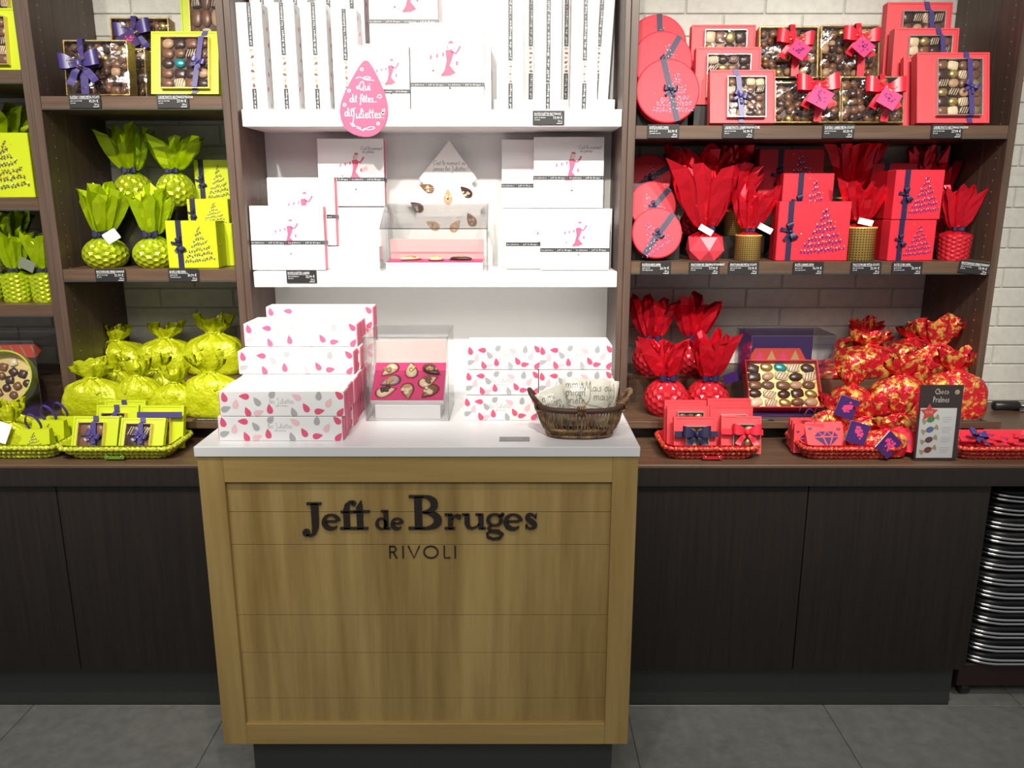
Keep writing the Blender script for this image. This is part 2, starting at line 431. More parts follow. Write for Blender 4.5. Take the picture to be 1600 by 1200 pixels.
def put_hand(mb, s, x, z, y, size, w, mi=0, align='c', fn=None, slant=0.08):
    cx = x - {'l': 0, 'c': .5, 'r': 1}[align] * hand_width(s) * size
    for c in s:
        adv, strokes = HAND.get(c, HAND[' '])
        for st in strokes:
            mb.stroke([(cx + (a + slant * b) * size, z + b * size) for a, b in smooth(st, 3)], y, y, mi, w)
        cx += adv * size
# ================================================================== THE SETTING
DS, DB, DC, DD = 2.38, 2.75, 1.71, 2.05          # shelf fronts, brick wall, counter front, dark deck front
Z_DECK, Z_R1, Z_R2, Z_CT = 0.792, 0.853, 0.928, 0.955
D_R1, D_R2 = 2.27, 2.50
UX = [(-1.385, -1.337), (-0.824, -0.782), (0.315, 0.354), (1.424, 1.467)]   # uprights
CX0, CX1 = -0.7134, 0.2865                                                   # counter

floor = structure(obj('floor', MB().box(-2.6, 2.6, -2.0, 2.9, -0.06, -0.004).mesh('floor', grout_m)))
tl = MB().cbox(-0.2988, 0.2988, -0.2988, 0.2988, -0.02, 0.0, 0.0012).mesh('floor_tile', tile_m)
for i in range(-4, 4):
    for j in range(-2, 4):
        obj('tile', tl, floor, (0.046 + 0.6 * i + (0.0), 0.62 + 0.6 * j, 0))

wall = structure(obj('wall_back', MB().box(-2.6, 2.6, DB + 0.006, DB + 0.16, -0.004, 3.0).mesh('wall_back', mortar_m)))
BW, BH = 0.254, 0.0675
bk = MB().cbox(-BW / 2 + 0.0025, BW / 2 - 0.0025, 0, 0.02, 0.002, BH - 0.002, 0.0025).mesh('brick', brick_m)
zj = Z(22, DB)
xa, xb = X(1072, 10, DB), X(1130, 40, DB)
for r in range(-20, 6):
    off = xa if r % 2 == 0 else xb
    for c in range(-10, 7):
        x = off + BW * (c + 0.5)
        if (-0.66 < x < 0.16) or x < -1.95 or x > 2.05 or (r < -17 and x < 1.35): continue
        obj('brick', bk, wall, (x, DB, zj + r * BH))

# ---------------------------------------------------------------- dark base cabinets, plinth, deck, risers
def cabinet(label, x0, x1):
    t = thing('base_cabinet', label, 'cabinet', ((x0 + x1) / 2, DD, 0.155)); w = (x1 - x0) / 2; h = 0.7312 - 0.155
    obj('body', MB().box(-w, w, 0.04, 0.66, 0, h).mesh('body', wenge), t)
    obj('door', MB().cbox(-w + 0.0012, w - 0.0012, 0.018, 0.04, 0.002, h - 0.002, 0.001).mesh('door', wenge), t)
    obj('plinth', MB().box(-w, w, 0.075, 0.6, -0.155, 0).mesh('plinth', plinth_m), t, label='grey recessed plinth')
XL = X(107, 900, DD + 0.02); XR = X(1251, 900, DD + 0.02)
cabinet('dark wood base cabinet cut off by the left edge of the picture', -2.0, XL)
cabinet('dark wood base cabinet directly left of the oak counter', XL, CX0 - 0.004)
cabinet('dark wood base cabinet directly right of the oak counter', CX1 + 0.004, XR)
cabinet('dark wood base cabinet between its neighbour and the stacked shopping baskets', XR, 1.325)
def deck(label, x0, x1):
    t = thing('worktop', label, 'worktop', ((x0 + x1) / 2, DD, 0.732)); w = (x1 - x0) / 2
    obj('board', MB().cbox(-w, w, 0.002, 0.69, 0, 0.06, 0.002).mesh('board', walnut_h), t)
    obj('fascia', MB().box(-w, w, 0, 0.012, 0.0, 0.052).mesh('fascia', wenge), t)
deck('long dark wooden worktop under the lime green trays', -2.0, CX0 - 0.004)
deck('long dark wooden worktop under the red trays', CX1 + 0.004, 2.05)
def riser(label, x0, x1):
    t = thing('display_riser', label, 'display riser', ((x0 + x1) / 2, D_R1, Z_DECK)); w = (x1 - x0) / 2
    a, b = Z_R1 - Z_DECK, Z_R2 - Z_DECK
    obj('lower_step', MB().cbox(-w, w, 0, D_R2 - D_R1, a - 0.022, a, 0.0015).mesh('lower_step', walnut_h), t)
    obj('support', MB().box(-w + 0.02, w - 0.02, 0.05, D_R2 - D_R1, 0, a - 0.022).mesh('support', wenge), t)
    obj('upper_step', MB().cbox(-w, w, D_R2 - D_R1, DB - 0.004 - D_R1, 0, b, 0.0015).mesh('upper_step', walnut_h), t)
riser('two step dark wooden riser beneath the lime sacks', -1.95, CX0 - 0.012)
riser('two step dark wooden riser beneath the red and gold sacks', CX1 + 0.02, X(1566, 656, D_R1))

# ---------------------------------------------------------------- shelving
pin = MB()
def shelving(label, x0, x1, zs, left=True, right=True, t0=0.022, holes=True, board=walnut_h, back=DB - 0.004):
    """wooden bay between x0 and x1 with boards at heights zs"""
    zb, zt = Z_R1 + 0.0005, 2.25
    t = thing('shelving_bay', label, 'shelving', ((x0 + x1) / 2, DS, zb)); w = (x1 - x0) / 2
    for sgn, use, th in ((-1, left, t0), (1, right, t0)):
        if not use: continue
        a, b = (-w - th, -w) if sgn < 0 else (w, w + th)
        ym = D_R2 - DS - 0.0005
        p = MB().cbox(a, b, 0, ym, 0, zt - zb, 0.0012).cbox(a, b, ym, back - DS, Z_R2 - Z_R1, zt - zb, 0.0012)
        sp = obj('side_panel', p.mesh('side_panel', walnut), t)
        if holes:
            m = MB(); xx = (-w + 0.0006) if sgn < 0 else (w - 0.0006)
            for yy in (0.045, 0.30):
                for k in range(40):
                    z = 0.12 + k * 0.032
                    if z > zt - zb - 0.02: break
                    n = 6
                    m.add([(xx, yy + 0.0022 * math.cos(2 * PI * i / n), z + 0.0022 * math.sin(2 * PI * i / n)) for i in range(n)], [tuple(range(n))])
            obj('pin_holes', m.mesh('pin_holes', pearl), sp, kind='stuff')
    for z, th in zs:
        obj('shelf_board', MB().cbox(-w + 0.0005, w - 0.0005, 0.001, back - DS, z - th - zb, z - zb, 0.0012).mesh('shelf_board', board), t)
        obj('edge_strip', MB().box(-w + 0.0005, w - 0.0005, -0.001, 0.002, z - th - 0.003 - zb, z - th + 0.001 - zb).mesh('edge_strip', plinth_m), t)
    return t
Z_FL = [Z(109, DS), Z(309, DS), Z(476, DS)]
Z_LT, Z_LM = Z(150, DS), Z(421, DS)
Z_RT, Z_RM = Z(196, DS), Z(409, DS)
TH = 0.034
shelving('dark wooden shelving bay cut off by the left picture edge', -1.93, UX[0][0], [(z, TH) for z in Z_FL])
shelving('dark wooden shelving bay holding the lime green gifts', UX[0][1] - 0.004, UX[1][0], [(Z_LT, TH), (Z_LM, TH)])
shelving('dark wooden shelving bay holding the red gifts', UX[2][1], UX[3][0], [(Z_RT, TH), (Z_RM, TH)], t0=0.022)
# outer cheek of the red bay
# centre white unit
Z_WT, Z_WM, TW = Z(171, DS), Z(424, DS), 0.047
D_WB = 2.62
x0, x1 = UX[1][1], UX[2][0]
cw = thing('shelving_bay', 'bright white shelving bay in the middle between dark wooden uprights', 'shelving', ((x0 + x1) / 2, DS, Z_CT)); w = (x1 - x0) / 2
for sgn in (-1, 1):
    a, b = (-w - 0.019, -w) if sgn < 0 else (w, w + 0.016)
    obj('side_panel', MB().cbox(a, b, 0, 0.36, Z_R2 + 0.001 - Z_CT, 2.25 - Z_CT, 0.0012).mesh('side_panel', walnut), cw)
zb_ = Z_CT
for z in (Z_WT, Z_WM):
    obj('shelf_board', MB().cbox(-w + 0.012, w - 0.002, -0.004, D_WB - DS, z - TW - zb_, z - zb_, 0.0015).mesh('shelf_board', white_lam), cw, label='thick white shelf board')
obj('back_panel', MB().box(-w, w, D_WB - DS, D_WB - DS + 0.02, -0.03, 2.25 - zb_).mesh('back_panel', white_back), cw)
obj('bottom_board', MB().box(-w, w, 0.0, D_WB - DS, -0.022, 0).mesh('bottom_board', white_lam), cw)

# ---------------------------------------------------------------- oak counter with the shop name
ZT_ = Z(712, DC); ZB_ = Z(1163, DC)
ct = thing('sales_counter', 'pale oak panelled counter carrying the shop name in raised dark letters', 'counter', ((CX0 + CX1) / 2, DC, 0))
w = (CX1 - CX0) / 2; cxm = (CX0 + CX1) / 2
zi_t, zi_b = Z(754, DC), Z(1131, DC)
sw = 0.058
obj('body', MB().box(-w + 0.004, w - 0.004, 0.03, 0.66, ZB_ + 0.001, ZT_ - 0.004).mesh('body', oak), ct)
obj('stile', MB().cbox(-w, -w + sw, 0, 0.03, ZB_, ZT_, 0.0012).mesh('stile', oak), ct)
obj('stile', MB().cbox(w - sw, w, 0, 0.03, ZB_, ZT_, 0.0012).mesh('stile', oak), ct)
obj('rail', MB().cbox(-w + sw, w - sw, 0, 0.03, zi_t, ZT_, 0.0012).mesh('rail', oak_h), ct)
obj('rail', MB().cbox(-w + sw, w - sw, 0, 0.03, ZB_, zi_b, 0.0012).mesh('rail', oak_h), ct)
obj('side_panel', MB().box(-w, -w + 0.004, 0.03, 0.66, ZB_, ZT_).mesh('side_panel', oak), ct)
obj('side_panel', MB().box(w - 0.004, w, 0.03, 0.66, ZB_, ZT_).mesh('side_panel', oak), ct)
js = [754, 800, 851, 961, 1020, 1091, 1131]
for a, b in zip(js, js[1:]):
    za, zb2 = Z(a, DC + 0.012), Z(b, DC + 0.012)
    obj('plank', MB().cbox(-w + sw, w - sw, 0.012, 0.03, zb2 + .0007, za - .0007, 0.0003).mesh('plank', oak_panel), ct)
obj('plinth', MB().box(-w + 0.05, w - 0.03, 0.06, 0.6, 0, ZB_ + 0.001).mesh('plinth', plinth_m), ct, label='grey recessed plinth')
obj('panel_backing', MB().box(-w + sw, w - sw, 0.0285, 0.0298, zi_b, zi_t).mesh('panel_backing', letter_m), ct)
obj('shadow_gap', MB().box(-w + 0.006, w - 0.006, 0.006, 0.6, ZT_ - 0.004, Z_CT - 0.0242).mesh('shadow_gap', plinth_m), ct)
tag(obj('counter_top', MB().cbox(CX0 - 0.003, CX1 + 0.002, DC - 0.006, DS - 0.002, Z_CT - 0.0235, Z_CT, 0.0012).mesh('counter_top', white_lam)),
    'smooth white slab lying on the oak counter', 'counter top')

# raised lettering: brush strokes measured on the sign itself
def arc(cx, cz, rx, rz, a0, a1, wf, n=16):
    return [(cx + rx * math.cos(math.radians(a0 + (a1 - a0) * i / n)), cz + rz * math.sin(math.radians(a0 + (a1 - a0) * i / n)), wf(a0 + (a1 - a0) * i / n)) for i in range(n + 1)]
def thick(lo, hi): return lambda a: lo + (hi - lo) * abs(math.cos(math.radians(a))) ** 1.5
def ball(cx, cz, r): return [(cx - r, cz, 0.1)] + [(cx - r + 2 * r * t, cz, 2 * r * math.sqrt(max(0.0, 1 - (2 * t - 1) ** 2))) for t in (.08, .2, .35, .5, .65, .8, .92)] + [(cx + r, cz, .1)]
def e_(cx, cz, rx, rz, k=1.0):
    return [[(cx - rx * .8, cz + 2 * k, 9 * k), (cx + rx * .75, cz + 2 * k, 9 * k)], arc(cx, cz, rx, rz, 8, 180, thick(9 * k, 26 * k)), arc(cx, cz, rx, rz, 180, 318, lambda a: (30 if a < 230 else 30 - (a - 230) * .26) * k)]
B0 = 0   # baseline; z up
L_ = {
 'J': [[(118, 162, 13), (208, 162, 13)], [(165, 165, 44), (165, 60, 44), (163, 10, 40), (152, -28, 26), (130, -44, 14), (108, -36, 14)], ball(105, -24, 23)],
 'e': e_(262, 46, 44, 44),
 'f': [[(357, 0, 38), (357, 120, 38), (364, 152, 30), (382, 172, 17), (402, 174, 13)], ball(404, 163, 15), [(322, 110, 11), (420, 110, 11)], [(314, 4, 12), (404, 4, 12)]],
 't': [[(438, 0, 38), (438, 140, 38), (446, 170, 14), (450, 180, 4)], [(400, 112, 11), (500, 112, 11)], [(402, 4, 12), (486, 4, 12)]],
 'd': [arc(568, 34, 28, 34, 0, 360, thick(7, 20)), [(597, 0, 28), (597, 115, 28)], [(567, 114, 9), (612, 114, 9)], [(590, 3, 8), (622, 3, 8)]],
 'e2': e_(664, 34, 31, 33, .72),
 'B': [[(795, 0, 46), (795, 208, 46)], [(740, 207, 14), (830, 207, 14)], [(733, 5, 14), (830, 5, 14)], arc(822, 158, 72, 50, 90, -90, thick(11, 44)), arc(822, 55, 92, 52, 90, -90, thick(11, 48))],
 'r': [[(990, 0, 30), (990, 95, 30)], [(955, 92, 11), (1000, 92, 11)], [(953, 4, 11), (1018, 4, 11)], [(1000, 62, 10), (1014, 82, 12), (1034, 90, 13)], ball(1042, 78, 15)],
 'u': [[(1092, 96, 32), (1092, 35, 32), (1100, 12, 24), (1122, 3, 12), (1150, 14, 9), (1166, 36, 9)], [(1176, 96, 32), (1176, 0, 32)], [(1060, 93, 10), (1100, 93, 10)], [(1142, 93, 10), (1180, 93, 10)], [(1176, 4, 10), (1206, 4, 10)]],
 'g': [arc(1260, 58, 40, 36, 0, 360, thick(9, 24)), [(1288, 82, 12), (1308, 96, 13)], ball(1310, 92, 10), [(1240, 24, 12), (1222, 4, 18), (1236, -14, 20), (1280, -18, 24), (1306, -34, 22), (1290, -60, 16), (1250, -66, 12), (1216, -52, 16), (1212, -30, 12), (1234, -14, 10)]],
 'e3': e_(1374, 46, 46, 46),
 's': [[(1514, 100, 5), (1510, 68, 10)], smooth([(1508, 72, 10), (1492, 92, 11), (1466, 90, 18), (1458, 68, 26), (1486, 46, 32), (1508, 26, 26), (1496, 6, 14), (1468, 4, 11), (1452, 26, 8)], 3), [(1450, 0, 5), (1454, 30, 10)]],
}
LS = 410 / 1600
def lx(x): return X(450 + x * LS, 830, DC) - cxm
z_base = Z(760 + 268 * LS, DC); lsc = LS * MPP(825, DC)
for ch, strokes in L_.items():
    m = MB()
    for st in strokes:
        m.stroke([(lx(p[0]), z_base + p[1] * lsc * 1.02, p[2] * lsc) for p in st], 0.0055, 0.012, 0)
    obj('letter', m.mesh('letter', letter_m), ct)
z_riv = Z(760 + 451 * LS, DC); q = lambda x: x
R_ = [[[(612, 0), (612, 84)], [(612, 80), (640, 80), (652, 64), (640, 44), (612, 42)], [(632, 42), (654, 0)]], [[(693, 0), (693, 84)]],
      [[(726, 84), (760, 3), (795, 84)]], [arc(865, 42, 43, 39, 0, 360, lambda a: 1, 24)], [[(948, 84), (948, 4), (984, 4)]], [[(1015, 0), (1015, 84)]]]
for ch in R_:
    m = MB()
    for st in ch: m.stroke([(lx(p[0]), z_riv + p[1] * lsc) for p in st], 0.0095, 0.012, 0, 8.5 * lsc)
    obj('letter', m.mesh('letter', letter_m), ct)

# ---------------------------------------------------------------- stacked shopping baskets
def rrect(x0, x1, y0, y1, r, n=5):
    pts = []
    for cx, cy, a in ((x1 - r, y1 - r, 0), (x0 + r, y1 - r, 90), (x0 + r, y0 + r, 180), (x1 - r, y0 + r, 270)):
        for i in range(n + 1):
            t = math.radians(a + 90 * i / n); pts.append((cx + r * math.cos(t), cy + r * math.sin(t)))
    return pts
NB = 13; zb0, pitch = 0.175, 0.0435; bx0, bx1, by0, by1 = 1.40, 1.86, 2.16, 2.50
dl = thing('basket_dolly', 'dark stained wooden dolly under the stack of shopping baskets', 'dolly', (bx0, by0, 0))
obj('deck_board', MB().cbox(-0.04, 0.50, -0.005, 0.36, 0.045, 0.12, 0.003).mesh('deck_board', dark_wood), dl)
for px, py in ((0.0, 0.03), (0.46, 0.03), (0.0, 0.32), (0.46, 0.32)):
    obj('wheel', MB().lathe([(0.022, -0.012), (0.022, 0.012)], 14).mesh('wheel', black_plastic), dl, (px, py, 0.0225), (0, PI / 2, 0))
    obj('wheel_fork', MB().box(-0.016, 0.016, -0.006, 0.006, 0.022, 0.047).mesh('wheel_fork', black_plastic), dl, (px, py, 0))
def shell(h):
    m = MB(); W_, D_ = bx1 - bx0, by1 - by0
    o = rrect(0, W_, 0, D_, 0.05); b = rrect(0.03, W_ - 0.03, 0.03, D_ - 0.03, 0.04); i_ = rrect(0.006, W_ - 0.006, 0.006, D_ - 0.006, 0.046)
    m.loft([[(x, y, 0) for x, y in b], [(x, y, h) for x, y in o], [(x, y, h) for x, y in i_], [(x * .99 + .002, y * .99 + .002, 0.004) for x, y in b]], 0, False)
    return m
rim_me = MB().loft([[(x, y, z) for x, y in rrect(-e, bx1 - bx0 + e, -e, by1 - by0 + e, 0.05)] for e, z in ((0.0, 0), (0.008, 0.002), (0.008, 0.016), (0, 0.018), (-.01, .018), (-.01, 0))], 0, True, False).mesh('rim', black_plastic)
body_me = shell(0.018).mesh('basket_body', black_plastic)
def handle(long_):
    m = MB(); W_ = bx1 - bx0
    e = W_ + 0.012 if long_ else 0.16
    pts = smooth([(-0.014, 0.15, 0.002), (-0.014, 0.05, 0.0), (-0.004, 0.008, -0.002), (0.045, -0.014, -0.004), (0.12, -0.016, -0.005), (e, -0.016, -0.005)], 4)
    m.tube(pts, 0.0045, 8); return m
hl, hs = handle(True).mesh('handle_rod', chrome), handle(False).mesh('handle_rod', chrome)
rb = random.Random(4)
ORD = 'first second third fourth fifth sixth seventh eighth ninth tenth eleventh twelfth thirteenth'.split()
for k in range(NB):
    t = thing('shopping_basket', 'black shopping basket with chrome handles, %s from the bottom of the stack' % ORD[k] if 0 < k < NB - 1 else ('topmost black shopping basket of the tall stack' if k else 'lowest black shopping basket of the stack, on the wooden dolly'), 'basket',
              (bx0 + rb.uniform(-.004, .004), by0 + rb.uniform(-.004, .004), 0.1215 + k * pitch), group='stacked shopping baskets')
    obj('rim', rim_me, t, (0, 0, 0.019)); obj('basket_body', body_me, t, (0, 0, 0), scale=(1, 1, 1.0))
    obj('handle_rod', hl, t, (0, 0, 0.0125), label='long chrome handle rod')
    obj('handle_rod', hl if k > 6 else hs, t, (0, -0.003, 0.0265), label='chrome handle rod')
# loose handle on the worktop behind
lh = thing('chrome_grip_bar', 'loose chrome twin rod handle with black grip on worktop by the brick wall', 'bar', (X(1545, 652, 2.60), 2.62, Z_DECK))
obj('grip', MB().lathe([(0.010, 0), (0.0165, 0.004), (0.0165, 0.085), (0.012, 0.09)], 16).mesh('grip', black_plastic), lh, (0.02, 0, 0.017), (0, PI / 2, 0))
for dy in (-0.02, 0.012):
    obj('chrome_rod', MB().tube([(0.10, dy, 0.006), (0.42, dy, 0.006)], 0.006, 8).mesh('chrome_rod', chrome), lh)
obj('chrome_rod', MB().tube([(0.09, 0, 0.017), (0.42, 0, 0.017)], 0.007, 8).mesh('chrome_rod', chrome), lh)
# ================================================================== THE GOODS: builders (front faces -y, base at z = 0, x centred)
# ---------------------------------------------------------------- ribbons and motifs
def bow_mb():
    m = MB(); rd = random.Random(3)
    for s in (-1, 1):
        for up, k in ((0.10, 1.0),):
            P = smooth([(0, 0, 0), (s * .18, -.16, .05), (s * .42, -.20, up), (s * .52, -.08, up + .02), (s * .38, .02, up), (s * .15, -.01, .03), (0, 0, 0)], 3)
            m.strip(P, [(0, 0, .06 + .13 * min(1, abs(p[0]) / .3)) for p in P])
        P = smooth([(0, -.03, 0), (s * .14, -.08, -.16), (s * .26, -.05, -.34), (s * .34, -.09, -.48)], 3)
        m.strip(P, [(.07 + .03 * i / len(P), 0, s * .045) for i in range(len(P))])
    m.loft([[(.10 * math.cos(a) * k, -.10 + .10 * math.sin(a), z) for a in [2 * PI * i / 8 for i in range(8)]] for z, k in ((-.10, .6), (-.05, 1), (.05, 1), (.10, .6))], 0, True)
    return m
BOW = {n: bow_mb().mesh('bow', m) for n, m in (('navy', navy_satin), ('violet', violet_satin), ('red', red_satin))}
SATIN = {'navy': navy_satin, 'violet': violet_satin, 'red': red_satin}

def tree_mb(seed=1):
    """fir tree of cut-out triangles and beads, 1 high, in x,z, facing -y"""
    rd = random.Random(seed); m = MB()
    rows = [(.90, .05, 2), (.78, .12, 3), (.64, .20, 5), (.50, .28, 7), (.34, .38, 9), (.20, .46, 11), (.05, .54, 13)]
    for z, hw, n in rows:
        for i in range(n):
            t = (i + .5) / n * 2 - 1
            x = t * hw; zz = z + .06 * t + rd.uniform(-.02, .02); s = .045
            a = rd.uniform(0, 6.28)
            m.face([(x + s * math.cos(a + k), zz + s * math.sin(a + k)) for k in (0, 2.1, 4.0)], 0, 0)
            if rd.random() < .5:
                s2 = .03; x2 = x + .04; z2 = zz + .05
                m.face([(x2 + s2 * math.cos(a + 1 + k), z2 + s2 * math.sin(a + 1 + k)) for k in (0, 2.1, 4.0)], 0, 0)
            bx_, bz_, r = x + rd.uniform(-.03, .03), zz + .055, .019
            m.add([(bx_ + r, -r, bz_), (bx_, -r, bz_ + r), (bx_ - r, -r, bz_), (bx_, -r, bz_ - r), (bx_, -2 * r, bz_)], [(0, 1, 4), (1, 2, 4), (2, 3, 4), (3, 0, 4)], 1 + (rd.random() < .5), True)
    for i in range(12):
        x, z, r = rd.uniform(-.75, .75), rd.uniform(0, 1.05), .013
        m.add([(x + r, -r, z), (x, -r, z + r), (x - r, -r, z), (x, -r, z - r), (x, -2 * r, z)], [(0, 1, 4), (1, 2, 4), (2, 3, 4), (3, 0, 4)], 1, True)
    return m
motif_purple = principled('motif_purple', (0.16, 0.012, 0.14), 0.4)
motif_green = principled('motif_olive', (0.10, 0.09, 0.05), 0.4)
TREE = {'red': tree_mb(2).mesh('tree_motif', [motif_purple, gold_bead, pearl]), 'lime': tree_mb(5).mesh('tree_motif', [motif_green, principled('rust_bead', (0.5, 0.16, 0.06), 0.3, 0.5), pearl])}

# ---------------------------------------------------------------- chocolates
def rounded(n=8, m_=4, ex=.5, hz=.5, sq=4):
    rings = []
    for k in range(m_ + 1):
        t = k / m_ * PI / 2; r = math.cos(t) ** .55 if k < m_ else .12; y = -math.sin(t) ** .8 * hz
        ring = []
        for i in range(n * 2):
            a = 2 * PI * i / (n * 2); c, s_ = math.cos(a), math.sin(a)
            q = (abs(c) ** sq + abs(s_) ** sq) ** (-1 / sq)
            ring.append((c * q * r * ex, y, s_ * q * r * ex))
        rings.append(ring)
    return MB().loft(rings[::-1], 0, True)
def choc_variants():
    out = []
    def ridged(base, stripe, sq, hz):
        m = rounded(8, 4, .48, hz, sq)
        for k in (-.3, -.1, .1, .3):
            m.stroke([(k - .12, -.34), (k + .12, .34)], -hz - .03, -hz + .1, 1, .055)
        return m.mesh('chocolate', [base, stripe])
    for base, sq, hz in ((ch_milk, 6, .42), (ch_dark, 6, .42), (ch_milk, 2, .55), (ch_dark, 2, .5), (ch_white, 5, .42), (ch_cream, 2.2, .5), (ch_milk, 3, .5)):
        out.append(rounded(8, 4, .48, hz, sq).mesh('chocolate', base))
    out.append(ridged(ch_white, ch_milk, 5, .4)); out.append(ridged(ch_dark, ch_white, 5, .4)); out.append(ridged(ch_milk, ch_dark, 2.2, .45))
    out.append(rounded(8, 4, .48, .55, 2).mesh('chocolate', ch_gold))
    return out
CHOC = choc_variants()
FOILCH = rounded(8, 4, .48, .55, 2).mesh('chocolate', teal)
def choc_grid(parent, x0, x1, z0, z1, y, nx, nz, seed, depth=0.018, jit=0.0, pick=None, sz=1.08):
    rd = random.Random(seed); dx, dz = (x1 - x0) / nx, (z1 - z0) / nz
    for j in range(nz):
        for i in range(nx):
            me = CHOC[rd.choice(pick) if pick else rd.randrange(len(CHOC))]
            k = 1.0 - jit * rd.random() * .5
            obj('chocolate', me, parent, (x0 + dx * (i + .5) + rd.uniform(-1, 1) * jit * dx * .3, y, z0 + dz * (j + .5) + rd.uniform(-1, 1) * jit * dz * .3),
                (0, rd.uniform(-1, 1) * (jit * 1.5 + .03), 0), (dx * sz * k, depth * 1.6, dz * sz * k))

# ---------------------------------------------------------------- window frame boxes of chocolates
def frame_box(label, w, h, loc, rot=(0, 0, 0), colr='coral', ribbon='violet', win=None, n=(4, 5), d=0.034, rx=None, bow=True, seed=1, group=None, ribbon_h=None, tilt_ribbon=0.06):
    mats = {'coral': (coral_card, red_dark), 'lime': (lime_card, lime_dark)}[colr]
    t = thing('chocolate_gift_box', label, 'chocolate box', loc, rot, group, d)
    x0, x1, z0, z1 = win or (-w * .30, w * .30, h * .12, h * .86)
    def frame():
        m = MB().cbox(-w / 2, w / 2, 0, d, 0, h, 0.0015)
        e = 0.005
        for a in (((-w / 2, -w / 2 + e), (0, h)), ((w / 2 - e, w / 2), (0, h))): m.box(a[0][0], a[0][1], -0.002, 0.001, a[1][0], a[1][1], 0)
        m.box(-w / 2 + e, w / 2 - e, -0.002, 0.001, 0, e, 0); m.box(-w / 2 + e, w / 2 - e, -0.002, 0.001, h - e, h, 0)
        m.box(-w / 2 + e + .0006, w / 2 - e - .0006, -0.0006, 0, e + .0006, h - e - .0006, 0)
        m.box(-w / 2 - .0004, w / 2 + .0004, d * .55, d * .6, -.0004, h + .0004, 1)
        return m.mesh('card_frame', list(mats))
    obj('card_frame', frame(), t)
    p = 0.016; g = 0.002
    tr = MB()
    for a in ((x0 - g, x0, z0 - g, z1 + g), (x1, x1 + g, z0 - g, z1 + g), (x0, x1, z0 - g, z0), (x0, x1, z1, z1 + g)):
        tr.box(a[0], a[1], -p, 0.0, a[2], a[3], 0)
    tr.box(x0, x1, -0.0025, 0.0, z0, z1, 1)
    obj('chocolate_tray', tr.mesh('chocolate_tray', [gold_paper if colr == 'lime' else principled('silver_tray', (.55, .5, .46), .3, .6), ch_dark]), t)
    choc_grid(t, x0 + .001, x1 - .001, z0 + .001, z1 - .001, -0.0025, n[0], n[1], seed, 0.012, 0.12)
    obj('clear_lid', MB().box(x0 - g, x1 + g, -p - .0012, -p - .0004, z0 - g, z1 + g).mesh('clear_lid', film), t)
    if ribbon:
        rx_ = 0.16 * (x1 - x0) + (x0 + x1) / 2 if rx is None else rx
        mm = SATIN[ribbon]
        if ribbon_h is not None:
            obj('ribbon', MB().box(-w / 2 - .0015, w / 2 + .0015, -p - .003, -p - .0015, ribbon_h - .008, ribbon_h + .008).mesh('ribbon', mm), t)
            if bow: obj('bow', BOW[ribbon], t, (rx_, -p - .004, ribbon_h), (0, 0, 0), 0.075)
        else:
            m = MB(); s = tilt_ribbon * h
            m.strip([(rx_ - s, -.0035, h + .0008), (rx_ - s * .7, -.004, z1 + .008), (rx_ - s * .6, -p - .003, z1), (rx_ + s * .5, -p - .003, z0), (rx_ + s * .6, -.004, z0 - .006), (rx_ + s, -.0035, -.0)], [(.0075, 0, 0)] * 6, sm=False)
            m.strip([(rx_ - s, -.0035, h + .0008), (rx_ - s, d, h + .0008)], [(.0075, 0, 0)] * 2)
            obj('ribbon', m.mesh('ribbon', mm), t)
            if bow: obj('bow', BOW[ribbon], t, (rx_ - s * .1, -p - .004, (z0 + z1) / 2), (0, .4, 0), 0.04)
    return t

